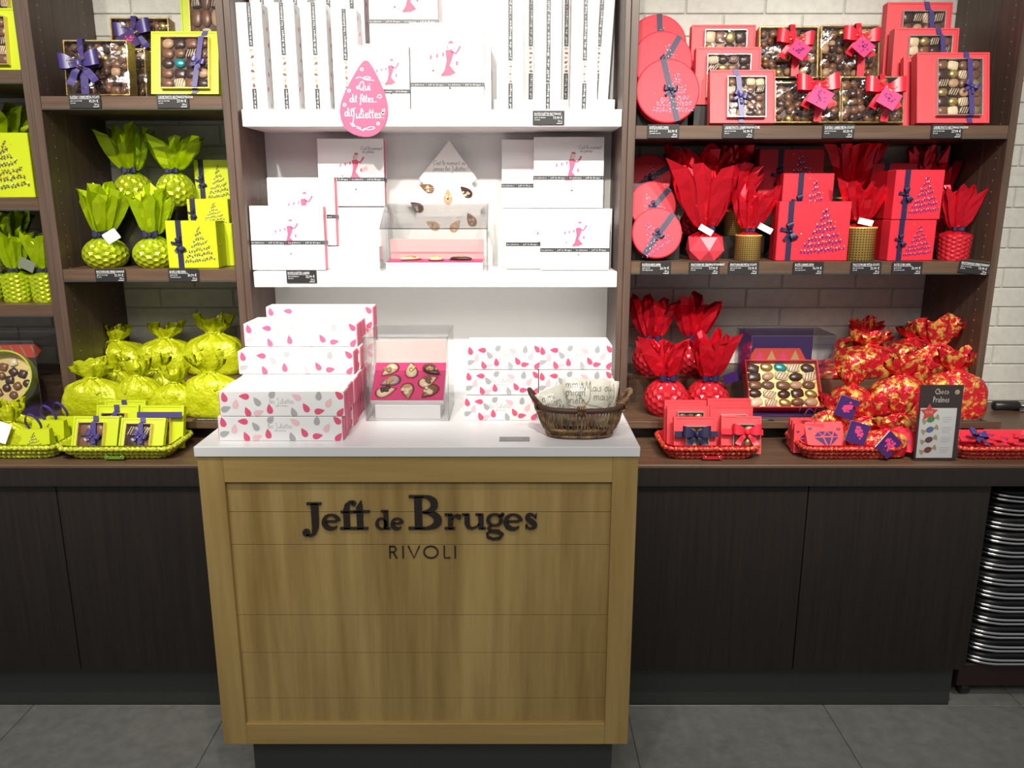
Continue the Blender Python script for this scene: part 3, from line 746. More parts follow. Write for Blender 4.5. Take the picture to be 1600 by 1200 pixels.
# ---------------------------------------------------------------- gold trays of chocolates in cellophane
def ballotin(label, w, h, loc, rot=(0, 0, 0), ribbon='red', d=0.05, n=(6, 6), seed=1, bowpos=(0, .62), group=None, gift=True, cut=True):
    t = thing('chocolate_hamper', label, 'chocolate box', loc, rot, group, d); g = 0.004
    m = MB().box(-w / 2, w / 2, d - .003, d, 0, h)
    for a in ((-w / 2, -w / 2 + g, 0, h), (w / 2 - g, w / 2, 0, h)): m.cbox(a[0], a[1], 0, d - .003, a[2], a[3], .0008)
    m.cbox(-w / 2 + g, w / 2 - g, 0, d - .003, 0, g, .0008); m.cbox(-w / 2 + g, w / 2 - g, 0, d - .003, h - g, h, .0008)
    obj('gold_tray', m.mesh('gold_tray', gold_card), t)
    obj('tray_filling', MB().box(-w / 2 + g, w / 2 - g, 0.022, d - .003, g, h - g).mesh('tray_filling', ch_dark), t)
    choc_grid(t, -w / 2 + g + .005, w / 2 - g - .005, g + .005, h - g - .005, 0.022, n[0], n[1], seed, 0.016, 0.75, [0, 1, 2, 3, 5, 6, 6, 9, 10, 2, 3], 1.42)
    rd = random.Random(seed); m = MB(); N = 9; vs = []
    for j in range(N + 1):
        for i in range(N + 1):
            u, v = i / N, j / N; e = min(u, 1 - u, v, 1 - v)
            vs.append(((u - .5) * (w + .004), -.0015 - (rd.uniform(0, .014) if e > .02 else 0) - .004 * (e > .02), v * (h + .002)))
    m.add(vs, [(j * (N + 1) + i, j * (N + 1) + i + 1, (j + 1) * (N + 1) + i + 1, (j + 1) * (N + 1) + i) for j in range(N) for i in range(N)], 0)
    obj('cellophane', m.mesh('cellophane', cello), t)
    bx_, bz_ = bowpos[0] * w, bowpos[1] * h; mm = SATIN[ribbon]
    m = MB(); m.strip([(bx_, -.016, bz_), (bx_ + .006, -.018, bz_ * .5), (bx_ + .004, -.015, 0)], [(.011, 0, 0)] * 3)
    m.strip([(bx_, -.016, bz_), (bx_ - .003, -.014, h), (bx_ - .003, d * .6, h + .0015)], [(.008, 0, 0)] * 3)
    obj('ribbon', m.mesh('ribbon', mm), t)
    obj('bow', BOW[ribbon], t, (bx_, -.02, bz_), (0, rd.uniform(-.15, .15), 0), w * .60)
    m = MB()
    for i in range(9):
        a = rd.uniform(0, 6.28); r = w * .13
        m.tube(smooth([(bx_, -.03, bz_ + .006), (bx_ + r * math.cos(a), -.046, bz_ + .006 + r * .6 * math.sin(a)), (bx_ + r * 1.3 * math.cos(a + .5), -.036, bz_ + .004 + r * .9 * math.sin(a + .5))], 3), .0008, 4)
    obj('gold_twine', m.mesh('gold_twine', gold_bead), t)
    if gift:
        s = w * .21; card = MB().prism([(-s, 0), (0, -s), (s, 0), (0, s)], 0, .0015, 0)
        for k in range(14):
            a = rd.uniform(0, 6.28); r = rd.uniform(0, s * .5)
            card.face([(r * math.cos(a) + .004 * math.cos(a + q), r * math.sin(a) + .004 * math.sin(a + q)) for q in (0, 2, 4)], -.0004, 1)
        obj('gift_card', card.mesh('gift_card', [hot_pink, motif_purple] if ribbon == 'red' else [purple_card, hot_pink]), t, (bx_ + rd.uniform(-.006, .006), -.05, bz_ - s * .85), (-.25, rd.uniform(-.25, .25), 0))
    return t

# ---------------------------------------------------------------- round and square gift boxes with fir tree
def round_box(label, r, loc, rot=(0, 0, 0), ang=0.5, d=0.05, roll=0.0, group=None):
    t = thing('round_gift_box', label, 'gift box', loc, rot, group, 0.0); n = 48
    def ring(rr, y): return [(rr * math.cos(2 * PI * i / n), y, r + rr * math.sin(2 * PI * i / n)) for i in range(n)]
    obj('lid', MB().loft([ring(r - .003, 0), ring(r, .002), ring(r, .026), ring(r - .002, .026)][::-1], 0, False).mesh('lid', red_card), t)
    obj('base', MB().loft([ring(r - .003, .026), ring(r - .003, d)][::-1], 0, False).mesh('base', red_dark), t)
    c, s = math.cos(ang), math.sin(ang); hw = .0085
    def pt(a, b): return (a * c - b * s, r + a * s + b * c)
    L = r * .995; off = -r * .08
    m = MB().strip([(pt(-L, off)[0], .02, pt(-L, off)[1]), (pt(-L, off)[0], -.0012, pt(-L, off)[1]), (pt(L, off)[0], -.0012, pt(L, off)[1]), (pt(L, off)[0], .02, pt(L, off)[1])], [(-s * hw, 0, c * hw)] * 4, sm=False)
    obj('ribbon', m.mesh('ribbon', navy_satin), t)
    p = pt(0, off); obj('bow', BOW['navy'], t, (p[0], -.003, p[1]), (0, PI / 2 - ang + .3, 0), r * .42)
    obj('tree_motif', TREE['red'], t, (r * .16, -.0008, r * .32), (0, roll, 0), r * 1.2, kind='stuff')
    return t
def square_box(label, w, h, d, loc, rot=(0, 0, 0), colr='red', rib=-.28, group=None, lid=0.03, bowz=.5, tree=True):
    t = thing('square_gift_box', label, 'gift box', loc, rot, group); cm, dm = {'red': (red_card, red_dark), 'lime': (lime_card, lime_dark)}[colr]
    lid = min(lid, d * .6)
    obj('lid', MB().cbox(-w / 2, w / 2, 0, lid, 0, h, .0018).mesh('lid', cm), t)
    obj('base', MB().box(-w / 2 + .0015, w / 2 - .0015, lid, d, .0015, h - .0015).mesh('base', dm), t)
    x = rib * w
    m = MB().strip([(x, d, h + .0006), (x, -.0009, h + .0006), (x, -.0009, -.0), ], [(.0085, 0, 0)] * 3, sm=False)
    obj('ribbon', m.mesh('ribbon', navy_satin), t)
    obj('bow', BOW['navy'], t, (x, -.003, h * bowz), (0, 1.2, 0), min(w, h) * .30)
    if tree: obj('tree_motif', TREE[colr], t, (w * .14, -.0008, h * .13), (0, 0, 0), (w * .58, min(w, h) * .5, h * .74), kind='stuff')
    return t

# ---------------------------------------------------------------- pots with gathered foil
BAYS = [(-1.93, UX[0][0], Z_FL), (UX[0][1] - .004, UX[1][0], [Z_LT, Z_LM]), (UX[2][1], UX[3][0], [Z_RT, Z_RM])]
def keep_in_bay(m, loc, off=0.0):
    """soft wrappings bend where they meet the upright, the wall or the shelf above"""
    for x0, x1, zs in BAYS:
        if x0 < loc[0] < x1 and loc[1] > D_R1:
            top = min([z - TH for z in zs if z - TH > loc[2] + .03] + [9.0]); out = []
            for x, y, z in m.v:
                if loc[1] + y > DS - .03: x = min(max(x, x0 + .004 - loc[0]), x1 - .004 - loc[0])
                if loc[1] + y > DS - .012 and z + off + loc[2] > top - .004: z = top - .004 - off - loc[2] - .1 * max(0, .01 - abs(x) * .1)
                out.append((x, min(y, DB - .008 - loc[1]), z))
            m.v = out
    return m
def foil_mb(seed, rn, rt, h, rs, lean=(0, 0), corners=4):
    """two crumpled square sheets gathered at the neck, corners standing out"""
    rd = random.Random(seed); n = 24; M = MB()
    for sheet in (0, 1):
        a0 = rd.uniform(0, 6.28) if sheet == 0 else a0 + PI / 4 + rd.uniform(-.2, .2)
        fold = [(.74 if i % 2 else 1.18) * rd.uniform(.80, 1.2) for i in range(n)]
        hk = [rd.uniform(.70, 1.12) for _ in range(4)]; ok = [rd.uniform(.75, 1.3) for _ in range(4)]; cu = [rd.uniform(-.05, .32) for _ in range(4)]
        sc_ = 1.0 if sheet == 0 else .82
        rings = []
        for t in ((-.14, -.05) if sheet == 0 else ()) + (0, .07, .2, .38, .6, .82, 1.0):
            ring = []
            for i in range(n):
                a = 2 * PI * i / n; q = (a - a0) / (PI / 2); ci = int(round(q)) % 4
                c = abs(math.cos((a - a0) * 2)) ** 1.5
                if t <= 0:
                    k = -t / .14; r = (rn + (rs - rn) * k) * (1 + (fold[i] - 1) * .25 * k); z = -h * .10 * k; aj = 0
                else:
                    r = rn + (rt * sc_ * (.42 + .58 * c * ok[ci]) - rn) * t ** .52 * (1 + (fold[i] - 1) * .8 * (1 - .4 * t))
                    z = h * t * (.56 + .50 * c * hk[ci]) - cu[ci] * c * rt * t ** 3 * .8 + rd.uniform(-1, 1) * h * .035 * t
                    r += rd.uniform(-1, 1) * rt * .07 * t; aj = rd.uniform(-1, 1) * .07 * t
                ring.append((r * math.cos(a + aj) + lean[0] * max(t, 0), r * math.sin(a + aj) * .82 + lean[1] * max(t, 0), z))
            rings.append(ring)
        M.loft(rings, 0, False, False)
    return M
def hex_surface(prof, n, rows, dip):
    """triangle lattice over a surface of revolution: every third point dips or rises, giving rows of hexagonal facets"""
    vs = []; fs = []
    for j in range(rows):
        t = j / (rows - 1); r, z = prof(t)
        for i in range(n):
            x = (i + j / 2) / n * 2 * PI
            k = dip if (i - j) % 3 == 0 and 0 < j < rows - 1 else 0
            vs.append(((r + k) * math.cos(x), (r + k) * math.sin(x), z))
    for j in range(rows - 1):
        for i in range(n):
            a, b, c, d = j * n + i, j * n + (i + 1) % n, (j + 1) * n + i, (j + 1) * n + (i - 1) % n
            fs += [(a, b, c), (a, c, d)]
    fs.append(tuple(range(n))[::-1]); fs.append(tuple((rows - 1) * n + i for i in range(n)))
    return MB().add(vs, fs, 0, False)
def globe(t): a = math.radians(-48 + 106 * t); return (math.cos(a), (math.sin(a) + math.sin(math.radians(48))) / (math.sin(math.radians(48)) + math.sin(math.radians(58))))
def pot_mesh(kind, r, h, matl):
    key = (kind, round(r, 3), round(h, 3), matl.name)
    def make():
        if kind == 'globe': return hex_surface(lambda t: (globe(t)[0] * r, globe(t)[1] * h), 33, 12, -.075 * r).mesh('pot', matl)
        if kind == 'studded': return hex_surface(lambda t: (r * (.88 + .12 * t), h * t), 27, 13, .07 * r).mesh('pot', matl)
        if kind == 'facet':
            n = 6; A = [(r * .72, 0), (r * 1.0, h * .42), (r * .86, h)]
            vs = [(q[0] * math.cos(2 * PI * (i + .5 * k) / n), q[0] * math.sin(2 * PI * (i + .5 * k) / n), q[1]) for k, q in enumerate(A) for i in range(n)]
            fs = []
            for k in range(2):
                for i in range(n):
                    a, b, c, d = k * n + i, k * n + (i + 1) % n, (k + 1) * n + i, (k + 1) * n + (i - 1) % n
                    fs += [(a, b, c), (a, c, d)]
            fs += [tuple(range(n))[::-1], tuple(2 * n + i for i in range(n))]
            return MB().add(vs, fs).mesh('pot', matl)
        m = MB().lathe([(r, 0), (r, h * .94), (r * 1.03, h * .945), (r * 1.03, h), (r * .9, h)], 40, 0, True)
        return m.mesh('pot', matl, uv=lambda p: ((math.atan2(p[1], p[0]) / (2 * PI)) % 1.0, p[2] / h))
    return cached(key, make)
def potted(label, kind, r, h, loc, colr='red', seed=1, fh=.12, fr=.08, lean=(0, 0), rotz=0, tie=True, card=None, group=None, matl=None):
    t = thing('foil_topped_pot', label, 'gift pot', loc, (0, 0, rotz), group)
    pm = matl or {'red': pot_red, 'lime': pot_lime}[colr]
    obj('pot', pot_mesh(kind, r, h, pm), t)
    rs = {'globe': r * .55, 'studded': r * .9, 'facet': r * .8, 'pierced': r * .88}[kind]
    zt = h * (.985 if kind == 'globe' else 1.0); nk = r * .24
    obj('foil_wrap', keep_in_bay(foil_mb(seed, nk, fr, fh, rs, lean), loc, zt + fh * .10).mesh('foil_wrap', {'red': foil_red, 'lime': foil_lime}[colr]), t, (0, 0, zt + fh * .10))
    if tie:
        obj('ribbon_tie', MB().lathe([(nk * 1.1, -.004), (nk * 1.3, 0), (nk * 1.1, .004)], 14, 0, True, False).mesh('ribbon_tie', navy_satin), t, (0, 0, zt + fh * .10))
        obj('bow', BOW['navy'], t, (0, -nk * 1.25, zt + fh * .10), (0, 0, 0), r * .75)
    if card:
        dx, dz, ry, rz2, mt = card
        ch = .008 if mt is white_card else .015
        m = MB().box(-.022, .022, -.0006, .0006, -ch, ch).box(-.022, .022, .002, .0032, -ch * .8, ch * 1.2)
        obj('gift_card', m.mesh('gift_card', mt), t, (dx, -r * .75, zt + dz), (.25, ry, rz2))
    return t

# ---------------------------------------------------------------- drawstring sacks
def sack_mb(seed, w, d, h):
    rd = random.Random(seed); n = 44
    ph = [rd.uniform(0, 6.28) for _ in range(8)]; sk = rd.uniform(-.12, .12) * w; sy = rd.uniform(-.05, .02) * d
    prof = [(0, .88, 0), (.03, .98, 0), (.10, 1.03, .0), (.20, 1.05, .005), (.32, 1.03, .01), (.42, 1.0, .02), (.50, .96, .035), (.56, .88, .07), (.61, .74, .12), (.655, .55, .18), (.69, .36, .24), (.715, .26, .25), (.74, .25, .25), (.775, .33, .24), (.83, .47, .26), (.91, .56, .28), (1.0, .60, .32)]
    rings = []
    for t, k, wr in prof:
        ring = []
        for i in range(n):
            a = 2 * PI * i / n; c, s_ = math.cos(a), math.sin(a)
            sq = 4.2 if t < .5 else (3.0 if t < .62 else 2.2)
            q = (abs(c) ** sq + abs(s_) ** sq) ** (-1 / sq)
            f = 1 + wr * (.6 * math.sin(9 * a + ph[0]) + .5 * math.sin(14 * a + ph[1] + t * 3)) + .035 * math.sin(3 * a + ph[2] + 6 * t) + .025 * math.sin(5 * a + ph[3] - 9 * t) + .022 * abs(math.sin(6 * a + 11 * t + ph[4])) + .016 * math.sin(13 * a - 17 * t + ph[7])
            z = h * t * (1 + (.05 * math.sin(5 * a + ph[5]) + .05 * math.sin(2 * a + ph[6]) if t > .9 else 0))
            up = max(0, t - .45) / .55
            ring.append((c * q * k * f * w / 2 + sk * up, s_ * q * max(k, .3) * f * d / 2 + sy * up, z))
        rings.append(ring)
    m = MB().loft(rings, 0, True, False)
    m.add(rings[0], [tuple(range(n))[::-1]], 0)
    m.neck = (sk * .55, sy * .55, h * .735)
    m.nr = .23 * w / 2
    return m
def sack(label, w, d, h, loc, colr='lime', seed=1, rotz=0, group=None):
    t = thing('drawstring_sack', label, 'gift sack', loc, (0, 0, rotz), group)
    m = keep_in_bay(sack_mb(seed, w, d, h), loc); rd = random.Random(seed + 50)
    obj('cloth_bag', m.mesh('cloth_bag', {'lime': satin_lime, 'red': red_gold}[colr]), t)
    cm = {'lime': satin_lime, 'red': red_satin}[colr]; nx, ny, nz = m.neck; r = m.nr
    k = MB(); k.tube([(nx + r * 1.15 * math.cos(2 * PI * i / 16), ny + r * d / w * 1.35 * math.sin(2 * PI * i / 16), nz) for i in range(16)], .0028, 6, closed=True)
    for s in (-1, 1):
        P = smooth([(nx, ny - r * d / w * 1.3, nz), (nx + s * w * .12, ny - d * .35, nz - h * .02), (nx + s * w * .24, ny - d * .48, nz - h * rd.uniform(.10, .2)), (nx + s * w * .14, ny - d * .5, nz - h * .26), (nx + s * .006, ny - r * 1.2, nz)], 4)
        k.strip(P, [(0, 0, .0022)] * len(P))
    obj('drawstring', keep_in_bay(k, loc).mesh('drawstring', cm), t)
    return t

# ---------------------------------------------------------------- woven trays
def woven_tray(label, w, d, h, loc, colr='lime', rotz=0, clasp=True, flare=.018):
    t = thing('woven_tray', label, 'tray', loc, (0, 0, rotz)); mt = {'lime': straw_lime, 'red': straw_red}[colr]; lin = {'lime': lime_card, 'red': red_card}[colr]
    nb = 3; rr = h / (2 * nb)
    for k in range(nb):
        e = flare * (k / (nb - 1) - 1)
        base = rrect(-w / 2 - e, w / 2 + e, -d / 2 - e, d / 2 + e, .03, 6)
        # resample evenly and pulse the radius so that the braid shows
        pts = []; n = len(base)
        for i in range(n):
            a, b = base[i], base[(i + 1) % n]; L = math.hypot(b[0] - a[0], b[1] - a[1]); q = max(1, int(L / .0035))
            for j in range(q): pts.append((a[0] + (b[0] - a[0]) * j / q, a[1] + (b[1] - a[1]) * j / q, rr + k * 2 * rr * .97))
        m = MB(); m.tube(pts, [rr * (1.0 + .16 * (1 if (i // 2) % 2 else -1)) for i in range(len(pts))], 6, closed=True)
        obj('braid', m.mesh('braid', mt), t)
    e = -flare
    obj('tray_base', MB().loft([[(x, y, 0.001) for x, y in rrect(-w / 2 - e, w / 2 + e, -d / 2 - e, d / 2 + e, .03, 6)], [(x, y, .004) for x, y in rrect(-w / 2 - e, w / 2 + e, -d / 2 - e, d / 2 + e, .03, 6)]], 0, False).mesh('tray_base', lin), t)
    o = rrect(-w / 2 + rr * .8, w / 2 - rr * .8, -d / 2 + rr * .8, d / 2 - rr * .8, .028, 6); i_ = rrect(-w / 2 + flare + rr * .8, w / 2 - flare - rr * .8, -d / 2 + flare + rr * .8, d / 2 - flare - rr * .8, .028, 6)
    obj('lining', MB().loft([[(x, y, h + .001) for x, y in o], [(x, y, .0045) for x, y in i_]], 0, True, False).mesh('lining', lin), t)
    if clasp:
        m = MB(); cz = .011; y = -d / 2 - .006 + flare * .5
        m.prism([(-.026, cz - .006), (.026, cz - .006), (.028, cz), (.024, cz + .007), (.014, cz + .002), (-.014, cz + .002), (-.024, cz + .007), (-.028, cz)], y - .004, y, 0)
        obj('clasp', m.mesh('clasp', [{'lime': principled('green_leather', (.12, .25, .01), .4), 'red': red_dark}[colr]]), t)
        for s in (-1, 1): obj('stud', cached('stud', lambda: MB().lathe([(.0032, 0), (.0028, .0015), (.001, .0024)], 10).mesh('stud', chrome)), t, (s * .019, y - .004, cz), (PI / 2, 0, 0))
    return t

# ---------------------------------------------------------------- clear display cases
def acrylic_case(label, w, d, h, loc, g=.003):
    t = thing('acrylic_display_case', label, 'display case', loc)
    def panel(*a):
        m = MB().box(*a); 
        # the thin sides carry the brighter edge material
        s = [a[1] - a[0], a[3] - a[2], a[5] - a[4]]; th = s.index(min(s))
        m.m = [0 if k == th else 1 for k in (2, 2, 1, 1, 0, 0)]
        obj('clear_panel', m.mesh('clear_panel', [acrylic, acrylic_edge]), t)
    panel(-w / 2, w / 2, 0, g, 0, h - g); panel(-w / 2, w / 2, d - g, d, 0, h - g)
    panel(-w / 2, -w / 2 + g, g, d - g, 0, h - g); panel(w / 2 - g, w / 2, g, d - g, 0, h - g)
    panel(-w / 2, w / 2, 0, d, h - g, h)
    return t

# ---------------------------------------------------------------- price cards
def price_card(label, u, v, D, lines, price, wpx=48, hpx=20, rot=(0, 0, 0), loc=None):
    w, h = .090, .038
    t = tag(obj('price_card', MB().cbox(-w / 2, w / 2, -.002, 0, 0, h, .0005).mesh('price_card', chalk)), label, 'price card')
    t.location = loc or (X(u, v, D), D, Z(v, D)); t.rotation_euler = rot
    m = MB(); put_text(m, lines[0], -w / 2 + .005, h - .0115, -.0024, .0068, 0, wscale=.62)
    m.box(-w / 2 + .004, -w / 2 + .06, -.0024, -.0022, h - .0135, h - .0128)
    for i, l in enumerate(lines[1:]): put_text(m, l, -w / 2 + .005, h - .020 - .006 * i, -.0024, .0038, 0, wscale=.85)
    put_text(m, price, w / 2 - .006, h - .0225, -.0024, .0078, 0, 'r', wscale=.8)
    put_text(m, '250 g', w / 2 - .006, h - .0305, -.0024, .0052, 0, 'r', wscale=.8)
    m.box(w / 2 - .022, w / 2 - .006, -.0024, -.0022, .003, .0042)
    obj('lettering', m.mesh('lettering', white_ink), t)
    return t

# ---------------------------------------------------------------- white boxes with a dancing lady and a band
BAND = 'les Juliettes  •  Jeff de Bruges  •  '
def lady_mb():
    """small figure in a rose dress with scarf and cap, 1 high, flat print"""
    m = MB()
    m.face([(-.10, .62), (.02, .64), (.06, .56), (.02, .44), (-.02, .34), (.10, .20), (-.02, .15), (-.20, .14), (-.12, .26), (-.08, .42)], 0, 0)          # dress
    m.stroke([(.02, .60), (.10, .56), (.16, .64), (.19, .70)], 0, 0, 0, .04)                                                                                 # arm
    m.face([(-.05, .735), (-.03, .785), (.02, .80), (.055, .77), (.055, .735)], -.0002, 0); m.stroke([(-.06, .735), (.065, .735)], -.0003, -.0003, 4, .022)   # cap
    m.face([(.0 + .052 * math.cos(a), .69 + .055 * math.sin(a)) for a in [i * PI / 5 for i in range(10)]], -.0001, 4)                                        # face
    m.stroke([(-.045, .72), (-.06, .68), (-.05, .63)], -.0002, -.0002, 3, .016)
    for k in range(5): m.stroke([(-.14 - .06 * k, .58 - .012 * k), (-.15 - .06 * k, .51 - .014 * k)], 0, 0, 2 if k % 2 else 0, .035)                         # scarf
    m.face([(.12, .42), (.26, .48), (.30, .40), (.16, .34)], 0, 2); m.face([(.10, .34), (.14, .34), (.14, .42), (.10, .42)], 0, 0)
    m.stroke([(-.02, .16), (-.02, -.02), (-.03, -.06)], 0, 0, 3, .012); m.stroke([(-.04, -.07), (.0, -.09)], 0, 0, 1, .03)
    m.stroke([(-.14, .17), (-.30, .22), (-.33, .24)], 0, 0, 3, .012); m.stroke([(-.36, .25), (-.33, .24)], 0, 0, 1, .03)
    put_hand(m, "C'est le moment", .12, .86, 0, .085, .007, 3, 'l'); put_hand(m, 'ou jamais', .16, .79, 0, .075, .007, 3, 'l')
    return m
LADY = lady_mb().mesh('figure_print', [rose_print, black_ink, pale_pink, grey_ink, principled('skin_print', (.80, .62, .54), .5)])
def lady_box(label, w, h, d, loc, rot=(0, 0, 0), bandz=.45, pink='r', group=None, lady=True, ladyx=.05):
    t = thing('white_chocolate_box', label, 'chocolate box', loc, rot, group, d); lp = .0035
    obj('lid', MB().cbox(-w / 2, w / 2, 0, .007, 0, h, .0008).mesh('lid', white_card), t)
    obj('tray', MB().box(-w / 2 + .001, w / 2 - .001, .007, d - .004, .001, h - .001).mesh('tray', pink_card), t, label='raspberry pink box sides')
    obj('back_board', MB().box(-w / 2, w / 2, d - .004, d, 0, h).mesh('back_board', white_card), t)
    z = bandz * h
    def band():
        m = MB(); b = .0056
        m.box(-w / 2 - .0008, w / 2 + .0008, -.0008, 0, z - b, z + b); m.box(-w / 2 - .0008, -w / 2 - .0001, 0, d, z - b, z + b); m.box(w / 2 + .0001, w / 2 + .0008, 0, d, z - b, z + b)
        put_text(m, BAND + BAND, 0, z - .0022, -.0012, .0044, 1, 'c', wscale=w * .98 / (text_mb(BAND + BAND).w * .0044 / .73)); return m.mesh('band', [band_m, white_ink])
    obj('band', band(), t)
    if lady: obj('figure_print', LADY, t, (ladyx * w, -.0004, h * .30), (0, 0, 0), h * .62, kind='stuff')
    return t

# drop shapes
def drop(cx, cz, s, a, n=14):
    P = []
    for i in range(n):
        t = 2 * PI * i / n
        x, z = .40 * math.sin(t) * math.sin(t / 2) ** 1.1, .5 * math.cos(t)
        P.append((cx + s * (x * math.cos(a) - z * math.sin(a)), cz + s * (x * math.sin(a) + z * math.cos(a))))
    return P
def drop_pattern(w, h, seed=2, label_text=True):
    rd = random.Random(seed); m = MB()
    D_ = [(.04, .78, 0, .2), (.20, .80, 0, 1.5), (.30, .60, 1, .6), (.43, .92, 1, -.5), (.13, .50, 2, -.2), (.22, .18, 0, .35), (.40, .30, 0, .1), (.62, .78, 2, 1.0), (.69, .35, 0, .5), (.80, .20, 0, -1.4), (.80, .85, 1, -.1), (.88, .55, 2, -.5), (.96, .86, 0, .7), (.05, .30, 1, -1.2), (.59, .16, 1, .3), (.31, .14, 2, -1.2), (.97, .16, 0, -.6)]
    for fx, fz, c, a in D_:
        s = min(h * (.42 if w > .2 else .36), .026)
        P = [(min(max(x, -w / 2 + .0003), w / 2 - .0003), min(max(z, .0003), h - .0003)) for x, z in drop((fx - .5) * w, fz * h, s, a)]
        m.face(P, 0, c)
    if label_text:
        put_hand(m, 'les Juliettes', 0, h * .52, -.0001, .0115, .0007, 1, slant=0); put_text(m, 'Jeff de Bruges', 0, h * .40, -.0001, .0036, 1, 'c')
    return m.mesh('drop_print', [rose_print, grey_print, pale_pink, grey_ink])
def long_box(label, w, h, d, loc, rot=(0, 0, 0), group=None, lab=True, rose=True):
    t = thing('patterned_chocolate_box', label, 'chocolate box', loc, rot, group)
    obj('sleeve', cached(('sleeve', round(w, 3), round(h, 3), round(d, 3)), lambda: MB().cbox(-w / 2, w / 2, 0, d, 0, h, .0007).mesh('sleeve', white_card)), t)
    obj('drop_print', cached(('dp', round(w, 3), round(h, 3), lab), lambda: drop_pattern(w, h, 2, lab)), t, (0, -.0004, 0), kind='stuff')
    if rose:
        def ends():
            m = MB().cbox(-.0011, .0011, .004, d - .002, .002, h - .002, .0005, 0).box(-.0016, .0016, d * .42, d * .48, .004, h - .004, 1)
            return m.mesh('end_flap', [pink_card, rose_print])
        for s in (-1, 1): obj('end_flap', cached(('ef', round(h, 3), round(d, 3)), ends), t, (s * (w / 2 + .0013), 0, 0), label='raspberry pink end flap')
    return t
def tall_box(label, w, h, d, loc, rot=(0, 0, 0), group=None, split=.48):
    """narrow white box stood on end, with a black lettered strip and a column of chocolate pictures"""
    t = thing('tall_chocolate_box', label, 'chocolate box', loc, rot, group)
    obj('sleeve', cached(('ts', round(w, 3), round(h, 3), round(d, 3)), lambda: MB().cbox(-w / 2, w / 2, 0, d, 0, h, .0007).mesh('sleeve', white_card)), t)
    def pr():
        m = MB(); x = .001; b = .0062; zt = split * h; zb = .21 * h
        m.box(x - b, x + b, -.0005, 0, zt, h - .0005, 0); m.box(x - b, x + b, -.0005, 0, .0005, zb, 0)
        s = 'Jeff de Bruges • les Juliettes • '; put_text(m, s, x + .0024, zt + .004, -.0009, .0055, 1, vertical=True, wscale=(h - zt - .008) / (text_mb(s).w * .0055 / .73)); put_text(m, 'Jeff de Bruges', x + .0024, .004, -.0009, .0055, 1, vertical=True, wscale=(zb - .008) / (text_mb('Jeff de Bruges').w * .0055 / .73))
        rd = random.Random(int(h * 1e4)); k = 6
        for i in range(k):
            z = zb + (zt - zb) * (i + .5) / k; m.face(drop(x, z, min(.0135, (zt - zb) / k * .9), rd.uniform(0, 6)), -.0003, 2 + i % 2)
        for i in range(10):
            a = i * PI / 5; m.stroke([(x + .004 * math.cos(a), h * .72 + .004 * math.sin(a)), (x + .009 * math.cos(a), h * .72 + .009 * math.sin(a))], -.0002, -.0002, 4, .0012)
        rd = random.Random(5)
        for s in (-1, 1):
            for i in range(7):
                yy, zz = d * rd.uniform(.25, .75), h * (i + .5) / 7
                P = drop(0, 0, .016, rd.uniform(-1, 1)); m.add([(s * (w / 2 + .0004), yy + p[0], zz + p[1]) for p in (P if s > 0 else P[::-1])], [tuple(range(len(P)))], 4 if i % 3 else 5)
        return m.mesh('strip_print', [band_m, white_ink, ch_milk, ch_cream, rose_print, grey_print])
    obj('strip_print', cached(('sp', round(w, 3), round(h, 3), round(d, 3), split), pr), t, kind='stuff')
    return t
# ================================================================== THE GOODS: placing them
def block(label, x0, x1, y0, y1, z0, z1, mt):
    return tag(obj('display_block', MB().cbox(x0, x1, y0, y1, z0 + .0005, z1, .001).mesh('display_block', mt)), label, 'display block')
def span(u0, u1, v, D): return X(u0, v, D), X(u1, v, D)
LEAN = -0.14

# ---------------------------------------------------------------- lime bay, upper shelf
x, z, w, h = fit(100, 200, 64, 150, 2.42, Z_LT); ballotin('gold chocolate tray in cellophane with big violet bow, front left of the lime shelf', w, h, (x, 2.415, z), (-.10, 0, 0), 'violet', seed=11, bowpos=(-.18, .52), n=(7, 6), gift=False)
x, z, w, h = fit(118, 224, 76, 150, 2.50, Z_LT); ballotin('gold chocolate tray mostly hidden behind the violet bow tray on the lime shelf', w, h, (x, 2.51, z), (-.10, 0, 0), 'violet', seed=12, bowpos=(-.25, .6), n=(7, 6), gift=False)
zz = Z(118, 2.58)
block('dark block carrying the rear chocolate trays on the lime upper shelf', -1.30, -0.86, 2.585, 2.70, Z_LT, zz, wenge)
x, z, w, h = fit(166, 258, 25, 118, 2.58, zz); ballotin('gold chocolate tray with purple bow and pink card, at the back of the lime shelf', w, h, (x, 2.605, z), (-.10, 0, 0), 'violet', seed=13, bowpos=(-.05, .70), n=(7, 6))
x, z, w, h = fit(238, 343, 50, 150, 2.43, Z_LT); frame_box('lime window box of assorted chocolates with one teal foil ball, violet ribbon', w, h, (x, 2.405, z), (-.22, 0, 0), 'lime', 'violet', win=(-w * .33, w * .37, h * .08, h * .88), n=(4, 5), seed=21, rx=w * .22, tilt_ribbon=-.10)
fb = bpy.data.objects['chocolate_gift_box']
ch = [c for c in fb.children if c.name.startswith('chocolate') and 'tray' not in c.name]; ch[9].data = FOILCH
x, z, w, h = fit(283, 352, -30, 60, 2.60, zz); frame_box('lime window box at the back of the lime upper shelf, cut by the picture top', w, h, (x - .01, 2.60, z), (-.12, 0, 0), 'lime', None, win=(-w * .25, w * .45, h * .12, h * .9), n=(3, 4), seed=22)
